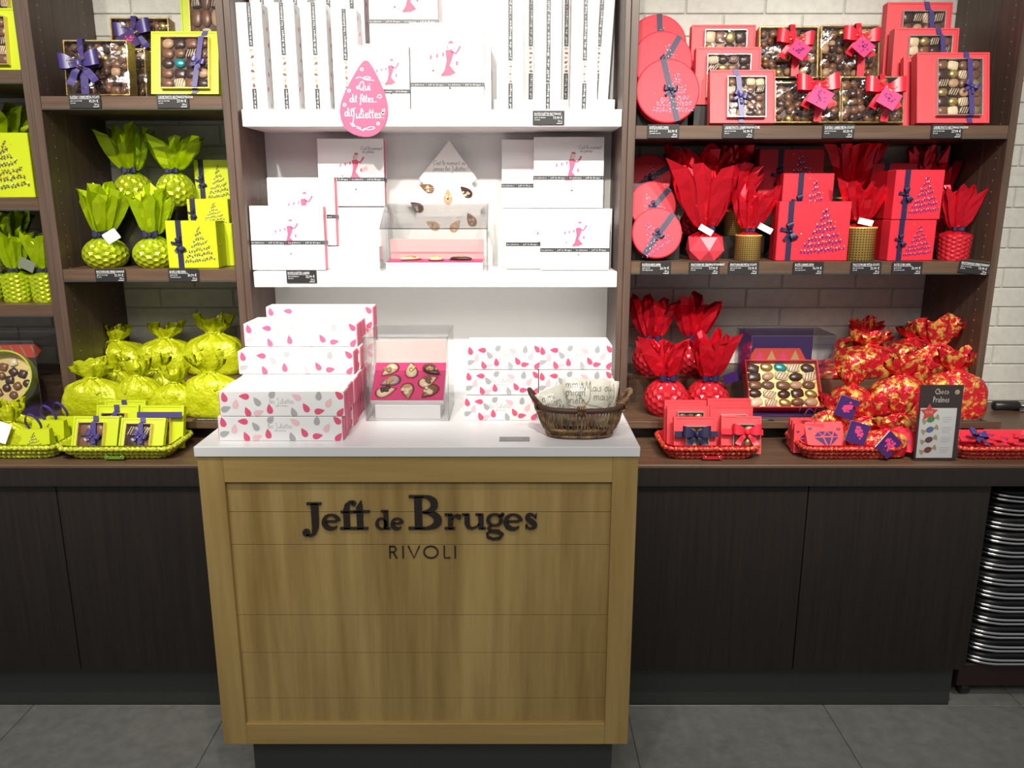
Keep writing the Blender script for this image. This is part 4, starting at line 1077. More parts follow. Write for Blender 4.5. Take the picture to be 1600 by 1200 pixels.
# ---------------------------------------------------------------- lime bay, middle shelf
zz = Z(322, 2.60)
block('dark block lifting the rear lime pots', X(182, 330, 2.60), X(289, 330, 2.60), 2.535, 2.72, Z_LM, zz, wenge)
m1 = MPP(400, 2.46); m2 = MPP(300, 2.62)
potted('lime dimpled globe pot with tall foil, front left on the lime shelf', 'globe', 34 * m1, 42 * m1, (X(166, 400, 2.47), 2.47, Z_LM), 'lime', 31, .155, .085, (.012, 0), card=(.048, .012, -.5, 0, cream_card))
potted('lime dimpled globe pot beside the stacked lime boxes', 'globe', 33 * m1, 42 * m1, (X(243, 400, 2.47), 2.47, Z_LM), 'lime', 35, .15, .08, (0, 0))
potted('lime dimpled globe pot raised at the rear left', 'globe', 30 * m2, 46 * m2, (X(211, 300, 2.62), 2.615, zz), 'lime', 33, .14, .085, (0, 0))
potted('lime dimpled globe pot raised at the rear, its foil spreading right', 'globe', 29 * m2, 47 * m2, (X(276, 300, 2.62), 2.615, zz), 'lime', 38, .115, .10, (.015, 0))
x, z, w, h = fit(264, 342, 345, 421, 2.43, Z_LM); square_box('lime gift box with fir tree and navy ribbon, front of its row', w, h, .075, (x, 2.415, z), colr='lime', rib=-.24)
square_box('lime gift box pressed behind the front lime box', w, h * .93, .05, (x + .020, 2.495, z), colr='lime', rib=-.24, tree=False)
za, zb2 = Z(357, 2.56), Z(318, 2.66)
xa_, xb_ = X(297, 360, 2.56), UX[1][0] - .005
block('lower dark step under the rear lime gift boxes', xa_, xb_, 2.55, 2.632, Z_LM, za, wenge); block('upper dark step under the rearmost lime gift box', xa_ + .01, xb_, 2.633, 2.73, Z_LM, zb2, wenge)
x, z, w, h = fit(294, 358, 311, 357, 2.56, za); square_box('lime gift box with fir tree on the middle step', w, h * 1.0, .06, (x, 2.555, z), colr='lime', rib=-.36)
x, z, w, h = fit(309, 366, 250, 318, 2.66, zb2); square_box('lime gift box with fir tree at the very back of the shelf', w, h, .06, (x - .006, 2.65, z), colr='lime', rib=-.3)
# ---------------------------------------------------------------- lime sacks on the riser
GS = 'lime satin sacks on the riser'
for lab, u, vt, D, z, wpx, sd, rz in (
    ('lime satin sack at the back left, against the dark upright', 191, 514, 2.62, Z_R2, 80, 3, 0), ('lime satin sack in the middle of the back row', 262, 509, 2.62, Z_R2, 78, 5, 0),
    ('tallest lime satin sack at the back right beside the white bay', 341, 497, 2.61, Z_R2, 84, 8, 0),
    ('lime satin sack peeking out in the middle row on the left', 186, 560, 2.44, Z_R1, 68, 14, .1), ('lime satin sack peeking out in the middle row on the right', 252, 557, 2.44, Z_R1, 68, 17, .0),
    ('lime satin sack at the front left end of the riser', 146, 570, 2.345, Z_R1, 92, 21, 0), ('lime satin sack second from the left in the front row', 218, 566, 2.345, Z_R1, 68, 24, 0),
    ('lime satin sack at the front, third from the left', 272, 580, 2.345, Z_R1, 58, 27, -.05), ('broad lime satin sack at the front right beside the patterned boxes', 334, 558, 2.345, Z_R1, 84, 29, 0)):
    ww = wpx * MPP(580, D); sack(lab, ww, .085 if z == Z_R1 else .11, Z(vt, D - .02) - z, (X(u, 600, D), D, z), 'lime', sd, rz, GS)
tag(obj('price_card', MB().box(-.045, .045, -.012, .012, 0, .0016).mesh('price_card', chalk), None, (X(326, 655, 2.285), 2.287, Z_R1)), 'black price card lying flat on the riser in front of the lime sacks', 'price card')
obj('lettering', (lambda m: (put_text(m, 'SACHETS SATIN 14,50 €', 0, 0, 0, .008, 0, 'c', wscale=.6), m)[1])(MB()).mesh('lettering', white_ink), bpy.data.objects['price_card'], (0, -.004, .0019), (-PI / 2, 0, 0))
# ---------------------------------------------------------------- far left bay
zz = Z_FL[0]
x, z, w, h = fit(-66, 30, 14, 109, 2.42, zz); frame_box('lime window box of chocolates cut off by the left picture edge', w, h, (x, 2.41, z), (-.1, 0, 0), 'lime', None, win=(-w * .32, w * .33, h * .08, h * .84), n=(4, 5), seed=23)
x, z, w, h = fit(-60, 20, -40, 14, 2.52, zz + .10)
block('dark block behind the lime window box at the left picture edge', x - w / 2, x + w / 2, 2.515, 2.60, zz, zz + .10, wenge); frame_box('lime window box at the top left corner of the picture', w, .19, (x, 2.52, zz + .10), (-.1, 0, 0), 'lime', None, win=(-w * .32, w * .38, .02, .16), n=(4, 4), seed=24)
zz = Z_FL[1]
x, z, w, h = fit(-58, 52, 208, 309, 2.42, zz); square_box('large lime gift box with fir tree at the left picture edge', w, h, .09, (x, 2.41, z), colr='lime', rib=-.3, bowz=.6)
potted('lime studded pot behind the large lime box, only its foil showing', 'studded', .05, .11, (X(14, 250, 2.62), 2.62, zz), 'lime', 45, .17, .10, (0, 0))
zz = Z_FL[2]; m1 = MPP(450, 2.45)
for lab, u, D, sd, dz, cardm in (('lime studded cylinder pot at the left picture edge with grey card', 29, 2.46, 47, 0, (.055, .03, .5, .2, principled('grey_tag', (.20, .22, .16), .5))), ('lime studded cylinder pot half hidden by the wooden upright', 74, 2.46, 49, 0, None), ('lime studded cylinder pot cut off by the picture edge', -20, 2.46, 51, 0, None)):
    potted(lab, 'studded', 23 * m1, 42 * m1, (X(u, 450, D), D, zz), 'lime', sd, .115, .062, (0, 0), card=cardm)
block('dark block lifting the rear lime studded pot', X(-8, 450, 2.6), X(56, 450, 2.6), 2.57, 2.70, zz, zz + .075, wenge)
potted('lime studded pot raised behind the others in the far left bay', 'studded', 22 * m1, 40 * m1, (X(22, 400, 2.63), 2.63, zz + .0755), 'lime', 53, .12, .08, (0, 0))
# clear case with a round lime box
acrylic_case('clear acrylic case with an open round lime box at the left edge', .26, .176, .235, (X(-10, 600, 2.31), 2.318, Z_R1))
bs = tag(obj('purple_liner_card', MB().cbox(-.118, .118, 0, .155, 0.0005, .008, .001).mesh('purple_liner_card', purple_card), None, (X(-10, 600, 2.31), 2.33, Z_R1)), 'purple base card inside the clear case at the left edge', 'card')
rb_ = thing('round_chocolate_box', 'open round lime box of chocolates inside the clear case at the left edge', 'chocolate box', (X(-4, 600, 2.36), 2.368, Z_R1 + .0085), (-.42, 0, .15), None, .025)
def hoop(r0, r1, y0, y1, n=40): 
    R_ = lambda r, y: [(r * math.cos(2 * PI * i / n), y, .088 + r * math.sin(2 * PI * i / n)) for i in range(n)]
    return MB().loft([R_(r1, y0), R_(r1, y1), R_(r0, y1), R_(r0, y0), R_(r1, y0)], 0, False, False)
obj('box_side', hoop(.083, .088, -.02, .025).mesh('box_side', lime_card), rb_)
obj('box_bottom', MB().loft([[(.083 * math.cos(2 * PI * i / 40), y, .088 + .083 * math.sin(2 * PI * i / 40)) for i in range(40)] for y in (.025, .018)], 0, False).mesh('box_bottom', gold_paper), rb_)
rd = random.Random(8)
for i in range(14):
    a, r = 2.4 * i, .017 * math.sqrt(i + .3)
    obj('chocolate', CHOC[rd.choice([0, 1, 2, 3, 4, 6, 9])], rb_, (r * math.cos(a), .018, .088 + r * math.sin(a)), (0, a, 0), (.027, .024, .027))
gem = MB().prism([(-.07, 0), (-.055, .022), (.055, .022), (.07, 0), (.055, -.02), (-.055, -.02)], 0, .002, 0)
for k in range(4): gem.stroke([(-.05 + .03 * k, .018), (-.035 + .03 * k, -.016)], -.0004, -.0004, 1, .005)
obj('gem_card', gem.mesh('gem_card', [principled('scarlet_print', (.6, .05, .03), .5), principled('khaki_print', (.3, .25, .12), .5)]), rb_, (.02, .03, .182), (.3, 0, 0))

# ---------------------------------------------------------------- lime trays on the worktop
lt = woven_tray('lime braided straw tray holding small lime window boxes', .315, .17, .042, (-1.098, 2.168, Z_DECK), 'lime', flare=.026)
woven_tray('lime braided straw tray cut off by the left picture edge', .40, .165, .042, (-1.466, 2.175, Z_DECK), 'lime', 0, clasp=False)
zt = Z_DECK + .0047
def mini(label, u, v, D, w=.115, h=.092, colr='lime', ribbon='violet', tilt=-.55, rz=0, n=(2, 2), seed=1, rh=None, win=None, z=None, rx=None, bow=True):
    return frame_box(label, w, h, (X(u, v, D), D, zt if z is None else z), (tilt, 0, rz), colr, ribbon, win=win or (-w * .32, w * .22, h * .10, h * .80), n=n, d=.016, rx=rx, seed=seed, ribbon_h=rh, bow=bow)
mini('small lime window box with four chocolates, front left in the lime tray', 146, 710, 2.118, w=.128, h=.105, seed=31, tilt=-.42)
mini('small lime window box with four chocolates, front right in the lime tray', 219, 710, 2.118, w=.125, h=.10, seed=32, tilt=-.48, rx=.004)
mini('small lime window box at the back of the lime tray, on the left', 182, 700, 2.166, w=.12, h=.125, seed=33, tilt=-.30, bow=False)
mini('small lime window box with violet bow at the back of the lime tray', 252, 700, 2.172, w=.125, h=.122, seed=34, tilt=-.30, rh=.095, rx=.0, bow=False)
mini('plain edge of a small lime box at the very back of the lime tray', 196, 690, 2.222, w=.12, h=.126, seed=35, tilt=-.22, bow=False)
def purse(label, u, v, D, w, h, d, z, rz=0, colr='lime', tilt=0.0, ribbon='violet', gem=False, group=None, loop=True):
    """little trapezoid gift box with a ribbon handle"""
    t = thing('ribbon_handle_box', label, 'gift box', (X(u, v, D), D, z), (tilt, 0, rz), group); cm = {'lime': lime_card, 'red': coral_card}[colr]
    k = .82
    vs = [(-w / 2, -d / 2, 0), (w / 2, -d / 2, 0), (w / 2, d / 2, 0), (-w / 2, d / 2, 0), (-w / 2 * .97, -d / 2 * .35, h), (w / 2 * .97, -d / 2 * .35, h), (w / 2 * .97, d / 2 * .35, h), (-w / 2 * .97, d / 2 * .35, h)]
    obj('card_body', MB().add(vs, [(0, 3, 2, 1), (4, 5, 6, 7), (0, 1, 5, 4), (1, 2, 6, 5), (2, 3, 7, 6), (3, 0, 4, 7)]).mesh('card_body', cm), t)
    sl = math.atan2(d / 2 * .65, h)
    if gem:
        m = MB(); G = [[(-.48, .06), (-.30, .30), (-.16, .08)], [(-.26, .32), (.0, .32), (-.12, .10)], [(-.08, .08), (.06, .30), (.20, .08)], [(.10, .32), (.32, .30), (.24, .10)], [(.28, .06), (.36, .28), (.50, .06)], [(-.48, .0), (-.14, .0), (-.04, -.48)], [(-.08, .0), (.22, .0), (.04, -.50)], [(.28, .0), (.50, .0), (.10, -.46)]]
        for ox, oz, s in ((.02, -.02, .80), (-.46, .46, .16), (.46, .40, .16)):
            for g in G: m.face([((ox + a * s) * w * .8, h * .5 + (oz * .8 + b * s) * w * .62) for a, b in g], 0, 0)
        obj('gem_print', m.mesh('gem_print', purple_card), t, (0, -d / 2 - .0006, 0), (-sl, 0, 0), kind='stuff')
    else:
        obj('tree_motif', TREE['lime'], t, (0, -d / 2 - .0006 + .012 * math.tan(sl), h * .15), (-sl, 0, 0), h * .75)
    if loop:
        P = smooth([(-w * .12, 0, h - .002), (-w * .20, -.006, h + .022), (-w * .08, -.012, h + .045), (w * .10, -.008, h + .036), (w * .2, 0, h + .012), (w * .2, 0, h - .004)], 4)
        obj('ribbon_handle', MB().strip(P, [(.001, .0045, .001)] * len(P)).mesh('ribbon_handle', SATIN[ribbon]), t)
    return t
purse('lime ribbon handle box with fir motif at the front of the left tray', 58, 700, 2.13, .09, .075, .05, zt, .08)
purse('lime ribbon handle box tucked behind another in the left tray', 82, 690, 2.185, .095, .085, .045, zt, -.05)
purse('lime ribbon handle box at the right rear corner of the left tray', 100, 680, 2.222, .085, .085, .03, zt, .0, loop=True)
for lab, u, vt, D, sd in (('small lime organza sack with white card at the left picture edge', 20, 640, 2.14, 61), ('small lime organza sack behind the carded one in the left tray', 34, 628, 2.215, 63), ('small lime organza sack cut off by the left picture edge', -24, 632, 2.16, 66)):
    s_ = sack(lab, .105, .06, Z(vt, D) - zt, (X(u, 690, D), D, zt), 'lime', sd)
    if sd == 61: obj('gift_card', MB().box(-.024, .024, -.0008, .0008, -.028, .028).mesh('gift_card', white_card), s_, (-.003, -.042, .075), (-.2, .35, 0), label='white gift card')

# ---------------------------------------------------------------- white bay, upper shelf
GT = 'tall white boxes on the upper shelf'
zz = Z_WT
for i, (u, lab) in enumerate(((394, 'tall narrow white box with black strip, leftmost beside the dark upright'), (444, 'tall narrow white box with black strip, second from the left upright'), (493, 'tall narrow white box with black strip, third from the left upright'), (540, 'tall narrow white box with black strip, just left of the pink drop sign'))):
    D = 2.425; tall_box(lab, 40 * MPP(90, D), Z(4 if i < 3 else 14, D) - zz, .075, (X(u, 100, D), D, zz), group=GT, split=[.60, .52, .52, .50][i])
zb_r = zz + .035
block('white step under the rear tall boxes left of the pink drop sign', -.772, X(572, 100, 2.53), 2.512, 2.61, zz, zb_r, white_lam)
for i, u in enumerate((410, 466, 517, 553)):
    tall_box('tall narrow white box, %s from the left upright in the back row' % ORD[i], 38 * MPP(90, 2.53), .36, .075, (max(X(u, 100, 2.53), UX[1][1] + .045), 2.53, zb_r), group=GT)
zb_q = zz + .042
block('white step under the rear tall boxes at the right end of the white shelf', X(772, 150, 2.53), UX[2][0] - .006, 2.512, 2.61, zz, zb_q, white_lam)
for u, lab in ((797, 'tall narrow white box with black strip, front row right of the lady boxes'), (856, 'tall narrow white box with a full length black strip above the price card'), (913, 'tall narrow white box with black strip, front row nearest the right upright')):
    tall_box(lab, 42 * MPP(90, 2.425), .36, .075, (X(u, 100, 2.425), 2.425, zz), group=GT, split=.215 if u == 856 else .38)
for u, lab, rz in ((829, 'tall narrow white box in the back row, left of the full strip box', 0), (884, 'tall narrow white box in the back row, right of the full strip box', 0), (939, 'tall narrow white box leaning in the back row against the right upright', .05)):
    tall_box(lab, 40 * MPP(90, 2.53), .36, .075, (min(X(u, 100, 2.53), UX[2][0] - .064), 2.53, zb_q), (0, rz, 0), group=GT, split=.42)
GL = 'white lady boxes'
x, z, w, h = fit(641, 756, 36, 171, 2.42, zz); lady_box('white lady box with band, in the middle of the upper white shelf', w, h, .05, (x, 2.415, z), (-.05, 0, 0), bandz=.29, ladyx=.05, group=GL)
x, z, w, h = fit(553, 640, 72, 171, 2.425, zz); lady_box('white lady box half covered by the pink drop sign', w, h, .045, (x, 2.42, z), (-.05, 0, 0), bandz=.29, ladyx=.18, group=GL)
zb_m = Z(72, 2.54)
block('white step under the topmost lady boxes', X(574, 120, 2.53), X(768, 120, 2.53), 2.50, 2.61, zz, zb_m, white_lam)
x, z, w, h = fit(576, 684, -62, 72, 2.54, zb_m); lady_box('white lady box raised at the top edge of the picture', w, h, .045, (x, 2.535, z), (-.04, 0, 0), bandz=.28, ladyx=.12, group=GL)
# pink drop sign
sg = thing('drop_sign', 'pink drop shaped sign lettered Qui dit fêtes dit Juliettes', 'sign', (X(569, 154, 2.372), 2.371, Z(154, 2.372)))
shape = [(537, 350), (565, 265), (527, 265)]
P = []
for px, py in smooth([(540, 262), (575, 275), (640, 375), (700, 500), (760, 640), (792, 770), (796, 880), (770, 990), (715, 1080), (640, 1135), (545, 1155), (440, 1140), (345, 1095), (280, 1020), (243, 920), (237, 810), (265, 700), (320, 580), (395, 440), (455, 340), (505, 275)], 3, True):
    u_, v_ = 500 + px / 7.5, 60 + py / 7.5
    P.append((X(u_, v_, 2.372) - sg.location.x, Z(v_, 2.372) - sg.location.z))
obj('board', MB().prism(P, -.004, 0).mesh('board', pink_sign), sg)
m = MB()
def sgp(px, py): return (X(500 + px / 7.5, 60 + py / 7.5, 2.372) - sg.location.x, Z(60 + py / 7.5, 2.372) - sg.location.z)
k1 = MPP(154, 2.372) / 7.5
for s_, px, py, sz in (('«Qui', 512, 608, 95), ('dit fêtes...', 510, 748, 86), ('dit', 340, 912, 95), ('Juliettes!!', 560, 935, 105)):
    q_ = sgp(px, py); put_hand(m, s_, q_[0], q_[1], -.0044, sz * k1, 9.5 * k1)
for pts in ([(425, 470), (470, 455), (520, 475), (600, 470), (560, 450), (500, 470), (560, 490), (640, 495)], [(370, 1020), (390, 1005), (410, 1015), (380, 1028), (440, 1035), (520, 1065), (600, 1070), (645, 1050), (600, 1035), (520, 1060), (430, 1045), (520, 1085)], [(672, 700), (690, 665), (715, 665), (722, 690), (705, 705), (695, 692)]):
    m.stroke([sgp(*p) for p in smooth(pts, 3)], -.0044, -.0044, 0, 8 * k1)
for px, py in ((345, 615), (685, 1000), (292, 780), (495, 365), (742, 872)):
    for a in range(4):
        t_ = a * PI / 4; m.stroke([sgp(px - 22 * math.cos(t_), py - 22 * math.sin(t_)), sgp(px + 22 * math.cos(t_), py + 22 * math.sin(t_))], -.0044, -.0044, 0, 8 * k1)
obj('lettering', m.mesh('lettering', white_ink), sg)

# ---------------------------------------------------------------- white bay, middle shelf
zz = Z_WM
z1_, z2_ = Z(385, 2.47), Z(324, 2.54)
block('low white step under the second lady box on the left', X(412, 390, 2.46), X(592, 390, 2.46), 2.462, 2.527, zz, z1_, white_lam)
block('high white step under the rear lady box on the left', X(412, 360, 2.53), X(606, 360, 2.53), 2.529, 2.612, zz, z2_, white_lam)
x, z, w, h = fit(497, 600, 218, 324, 2.54, z2_); lady_box('white lady box highest at the back left of the middle white shelf', w, h, .05, (x, 2.535, z), (-.06, 0, 0), bandz=.40, ladyx=.08, group=GL)
x, z, w, h = fit(419, 523, 279, 385, 2.47, z1_); lady_box('white lady box on the lower step, between two others on the left', w, h, .05, (x, 2.468, z), (-.05, 0, 0), bandz=.43, ladyx=.05, group=GL)
x, z, w, h = fit(388, 502, 323, 424, 2.405, zz); lady_box('white lady box at the front left of the middle white shelf', w, h, .05, (max(x, UX[1][1] + w / 2 + .003), 2.40, z), (-.04, 0, 0), bandz=.43, ladyx=.05, group=GL)
z3_ = Z(326, 2.53)
block('white step under the two rear lady boxes on the right', X(778, 360, 2.52), UX[2][0] - .004, 2.515, 2.612, zz, z3_, white_lam)
x, z, w, h = fit(834, 943, 215, 326, 2.53, z3_); lady_box('white lady box at the back right, half lit from above', w, h, .035, (x, 2.522, z), (-.04, 0, 0), bandz=.43, ladyx=.06, group=GL)
x, z, w, h = fit(784, 892, 219, 326, 2.57, z3_); lady_box('white lady box slipped behind the back right one, pink edge showing', w, h, .035, (x, 2.566, z), (-.03, 0, 0), bandz=.33, ladyx=.3, lady=False, group=GL)
x, z, w, h = fit(845, 952, 327, 424, 2.41, zz); lady_box('white lady box at the front right of the middle white shelf', w, h, .035, (x, 2.402, z), (-.04, 0, 0), bandz=.33, ladyx=.06, group=GL)
x, z, w, h = fit(791, 900, 329, 424, 2.45, zz); lady_box('white lady box tucked behind the front right one', w, h, .035, (x, 2.447, z), (-.04, 0, 0), bandz=.42, ladyx=.15, group=GL)
# fir tree card
D = 2.585
tc_ = thing('tree_card', 'white fir tree shaped card with handwriting and drop chocolates', 'display card', (X(700, 400, D), D, zz), (-.0, 0, 0))
pts = [(702, 220), (745, 279), (737, 287), (758, 322), (750, 330), (776, 372), (640, 372), (662, 330), (630, 330), (658, 284), (648, 284)]
C_ = [(X(u, v, D) - tc_.location.x, Z(v, D) - zz) for u, v in [(702, 220), (745, 279), (737, 287), (757, 322), (750, 330), (770, 390), (770, 423), (632, 423), (632, 390), (652, 330), (634, 316), (662, 287), (655, 279)]]
C_[6] = (C_[6][0], 0.0); C_[7] = (C_[7][0], 0.0)
obj('card', MB().prism(C_, 0, .004).mesh('card', cream_card), tc_)
m = MB(); kk = MPP(280, D)
def tcp(u, v): return (X(u, v, D) - tc_.location.x, Z(v, D) - zz)
for s_, u, v, sz in (("C'est le moment ou", 702, 258, 6.6), ('jamais les Juliettes !', 704, 267, 6.6)):
    q_ = tcp(u, v); put_hand(m, s_, q_[0], q_[1], -.0004, sz * kk, .55 * kk, 0)
rd = random.Random(6)
for u, v in ((676, 280), (728, 282), (700, 290), (672, 300), (725, 310), (700, 330)):
    for i in range(4):
        q_ = tcp(u - 8 + rd.uniform(0, 3), v + 3 * i - 6); m.box(q_[0], q_[0] + rd.uniform(9, 17) * kk, -.0005, -.0001, q_[1], q_[1] + .5 * kk, 1 if i else 2)
dr = [(667, 294, 0, 1.2), (700, 308, 1, 0), (728, 300, 2, .8), (651, 323, 2, 1.0), (676, 352, 1, 1.1), (712, 353, 1, -.7), (736, 343, 0, .5)]
for u, v, c, a in dr:
    q_ = tcp(u, v); P = drop(q_[0], q_[1], 24 * kk, a); m.face(P, -.0004, 3 + c)
    for i in range(6):
        a2 = rd.uniform(0, 6.28); r = rd.uniform(1, 5) * kk
        m.face([(q_[0] + r * math.cos(a2) + 2 * kk * math.cos(b), q_[1] - 2 * kk + r * math.sin(a2) + 2 * kk * math.sin(b)) for b in (0, 1.5, 3, 4.5)], -.0007, 6)
obj('card_print', m.mesh('card_print', [grey_ink, grey_print, pale_pink, ch_milk, ch_cream, ch_dark, ch_white]), tc_)

# sloping acrylic case with pink box
D = 2.39; cx_ = X(678, 400, D); wc = 168 * MPP(400, D)
hf, hb, dp = Z(357, D) - zz, Z(318, D + .13) - zz, .13
cs = thing('sloped_acrylic_case', 'clear acrylic case with raised back over a pink chocolate box on the white shelf', 'display case', (cx_, D, zz))
def slab(vs, n=(0, 0, 0), g=.003):
    k = len(vs); q = [tuple(a + b * g for a, b in zip(v, n)) for v in vs]
    mb = MB().add(vs + q, [tuple(range(k)), tuple(range(k, 2 * k))[::-1]], 0); mb.add(vs + q, [(i, k + i, k + (i + 1) % k, (i + 1) % k) for i in range(k)], 1)
    return mb
W2 = wc / 2
for vs, n in (([(-W2, 0, 0), (W2, 0, 0), (W2, 0, hf), (-W2, 0, hf)], (0, 1, 0)), ([(-W2, dp, 0), (W2, dp, 0), (W2, dp, hb), (-W2, dp, hb)], (0, -1, 0)), ([(-W2, 0, 0), (-W2, dp, 0), (-W2, dp, hb), (-W2, 0, hf)], (1, 0, 0)), ([(W2, 0, 0), (W2, dp, 0), (W2, dp, hb), (W2, 0, hf)], (-1, 0, 0)), ([(-W2, 0, hf), (W2, 0, hf), (W2, dp, hb), (-W2, dp, hb)], (0, 0, -1))):
    obj('clear_panel', slab(vs, n).mesh('clear_panel', [acrylic, acrylic_edge]), cs)

def drop_tray(parent, w, d, cols, seed, zt):
    """pink insert with drop-shaped wells and topped chocolate drops, lying in x,y"""
    rd = random.Random(seed); tops = [(ch_white, ch_cream), (ch_white, gold_paper), (ch_dark, nut_m), (ch_grey, nut_m), (ch_white, ch_milk), (ch_white, ch_dark), (ch_cream, ch_white), (ch_milk, ch_white)]
    for i, (fx, fy, a) in enumerate(cols):
        s = w * .33
        well = MB(); P = drop(0, 0, s, a); P2 = drop(0, 0, s * .9, a)
        well.add([(x, z, 0) for x, z in P], [tuple(range(len(P)))[::-1]], 0)
        me = well.mesh('well', principled('well_red', (.20, .003, .022), .45))
        wl = obj('well', me, parent, (fx * w, fy * d, zt + .0006))
        base, topm = tops[i % len(tops)]
        m = MB(); Q = drop(0, 0, s * .84, a)
        m.loft([[(x, z, .0008) for x, z in Q], [(x * .97, z * .97, .006) for x, z in Q], [(x * .7, z * .7, .0085) for x, z in Q]], 0, True)
        for k in range(8):
            aa, r = rd.uniform(0, 6.28), rd.uniform(0, s * .2); b = rounded(4, 2, .0045 + .003 * rd.random(), .004, 2)
            m.merge(b, lambda p, aa=aa, r=r: (p[0] + r * math.cos(aa), p[2] + r * math.sin(aa), .008 - p[1]), 1)
        obj('chocolate', m.mesh('chocolate', [base, topm]), parent, (fx * w, fy * d - .004, zt + .0008))
COLS = [(-.30, .28, 2.4), (.02, .28, 0.1), (.32, .28, -2.2), (-.27, -.02, 2.0), (.28, -.02, -1.0), (-.31, -.29, -1.2), (0, -.28, 3.3), (.31, -.29, 2.4)]
pb = thing('pink_chocolate_box', 'open pink chocolate box inside the case on the white shelf', 'chocolate box', (cx_, D + .009, zz))
bw = wc - .03
obj('carton', MB().cbox(-bw / 2, bw / 2, 0, .095, 0, .024, .0008).mesh('carton', white_card), pb)
obj('pink_insert', MB().box(-bw / 2 + .002, bw / 2 - .002, .001, .094, .024, .028).mesh('pink_insert', hot_pink), pb)
drop_tray(pb, bw * .9, .09, [(-.3, .55, 2.4), (0, .5, .2), (.3, .55, -2)], 4, .029)
obj('lid', MB().cbox(-bw / 2, bw / 2, .098, .104, .0, .088, .0008).mesh('lid', principled('blush_card', (.80, .42, .42), .5)), pb, label='upright blush pink lid')
# ---------------------------------------------------------------- white counter
GA = 'long patterned boxes stacked at the left of the counter'
lw, lh, ld = .2836, .0578, .0555; x0_, y0_ = -.531, 1.748
zc = Z_CT
rdl = random.Random(12)
names = {(0, 0): 'long drop patterned box at the front, bottom of the left stack', (0, 1): 'long drop patterned box at the front, resting on the bottom one', (3, 2): 'long drop patterned box on the third level, its front row', (4, 3): 'long drop patterned box on the fourth level of the left stack'}
for row, lev in ((0, 2), (1, 2), (2, 2), (3, 3), (4, 4), (5, 4)):
    for k in range(lev):
        lab = names.get((row, k), 'long drop patterned box in the left stack, %s row from the front, %s level' % (ORD[row], ORD[k]))
        long_box(lab, lw, lh, ld, (x0_ + rdl.uniform(-.004, .004) + (.006 if k == 1 else 0), y0_ + row * .058 + rdl.uniform(-.0008, .0008), zc + k * (lh + .0015)), group=GA, lab=row in (0, 3, 4))
block('flat white block under the rearmost long patterned boxes', x0_ + .016 - lw / 2, x0_ + .016 + lw / 2, 2.108, 2.165, zc, zc + .025, white_lam)
for k in range(4):
    long_box('long drop patterned box on top at the very back of the left stack' if k == 3 else 'long drop patterned box in the rearmost pile of the left stack, %s level' % ORD[k], lw, lh, ld, (x0_ + .016, 2.11, zc + .0255 + k * (lh + .0015)), group=GA)
GB = 'short patterned boxes stacked at the right of the counter'
sw_, sh_, sd_ = .181, .0605, .058
lv = ['bottom', 'middle', 'top']
for c, cn in ((0, 'left'), (1, 'right')):
    for r, rn in ((0, 'front'), (1, 'back')):
        for k in range(3):
            long_box('short drop patterned box, %s of the %s %s pile right of the clear case' % (lv[k], rn, cn), sw_, sh_, sd_, (X(782, 640, 1.93) + c * (sw_ + .005) + .004 * k * (1 if c == 0 else .3), 1.922 + r * .0595 + .014 * k, zc + k * (sh_ + .0022)), group=GB, lab=r == 0, rose=False)
# case with tilted pink box
wA = 131 * MPP(600, 1.92); xA = X(637, 640, 1.92); hA = Z(526, 1.92) - zc
acrylic_case('clear acrylic case with a tilted pink chocolate box on the white counter', wA, .19, hA, (xA, 1.915, zc))
pt = thing('pink_chocolate_box', 'tilted pink box of eight drop chocolates in the clear counter case', 'chocolate box', (xA - .002, 1.99, zc))
bw2 = wA - .024; bd = .128; ta = .62
obj('wedge_stand', MB().add([(-bw2 / 2 + .01, -.055, 0), (bw2 / 2 - .01, -.055, 0), (bw2 / 2 - .01, .055, 0), (-bw2 / 2 + .01, .055, 0), (-bw2 / 2 + .01, -.055, .034), (bw2 / 2 - .01, -.055, .034), (bw2 / 2 - .01, .055, .034 + .11 * math.tan(ta)), (-bw2 / 2 + .01, .055, .034 + .11 * math.tan(ta))],
    [(0, 3, 2, 1), (4, 5, 6, 7), (0, 1, 5, 4), (1, 2, 6, 5), (2, 3, 7, 6), (3, 0, 4, 7)]).mesh('wedge_stand', white_card), pt)
obj('carton', MB().cbox(-bw2 / 2, bw2 / 2, -bd / 2, bd / 2, .001, .016, .0008).mesh('carton', white_card), pt, (0, 0, .034 + .055 * math.tan(ta)), (ta, 0, 0))
ins = obj('pink_insert', MB().box(-bw2 / 2 + .001, bw2 / 2 - .001, -bd / 2 + .001, bd / 2 - .001, .016, .0195).mesh('pink_insert', hot_pink), pt, (0, 0, .034 + .055 * math.tan(ta)), (ta, 0, 0))
drop_tray(ins, bw2 * .96, bd, COLS, 9, .0195)
lidz = .034 + .055 * math.tan(ta) + bd / 2 * math.sin(ta)
obj('lid', MB().cbox(-bw2 / 2, bw2 / 2, 0, .004, 0, .075, .0006).mesh('lid', principled('blush_lid', (.80, .66, .62), .5)), pt, (0, bd / 2 * math.cos(ta) - .004, lidz - .002), (-.12, 0, 0), label='raised pale lid')

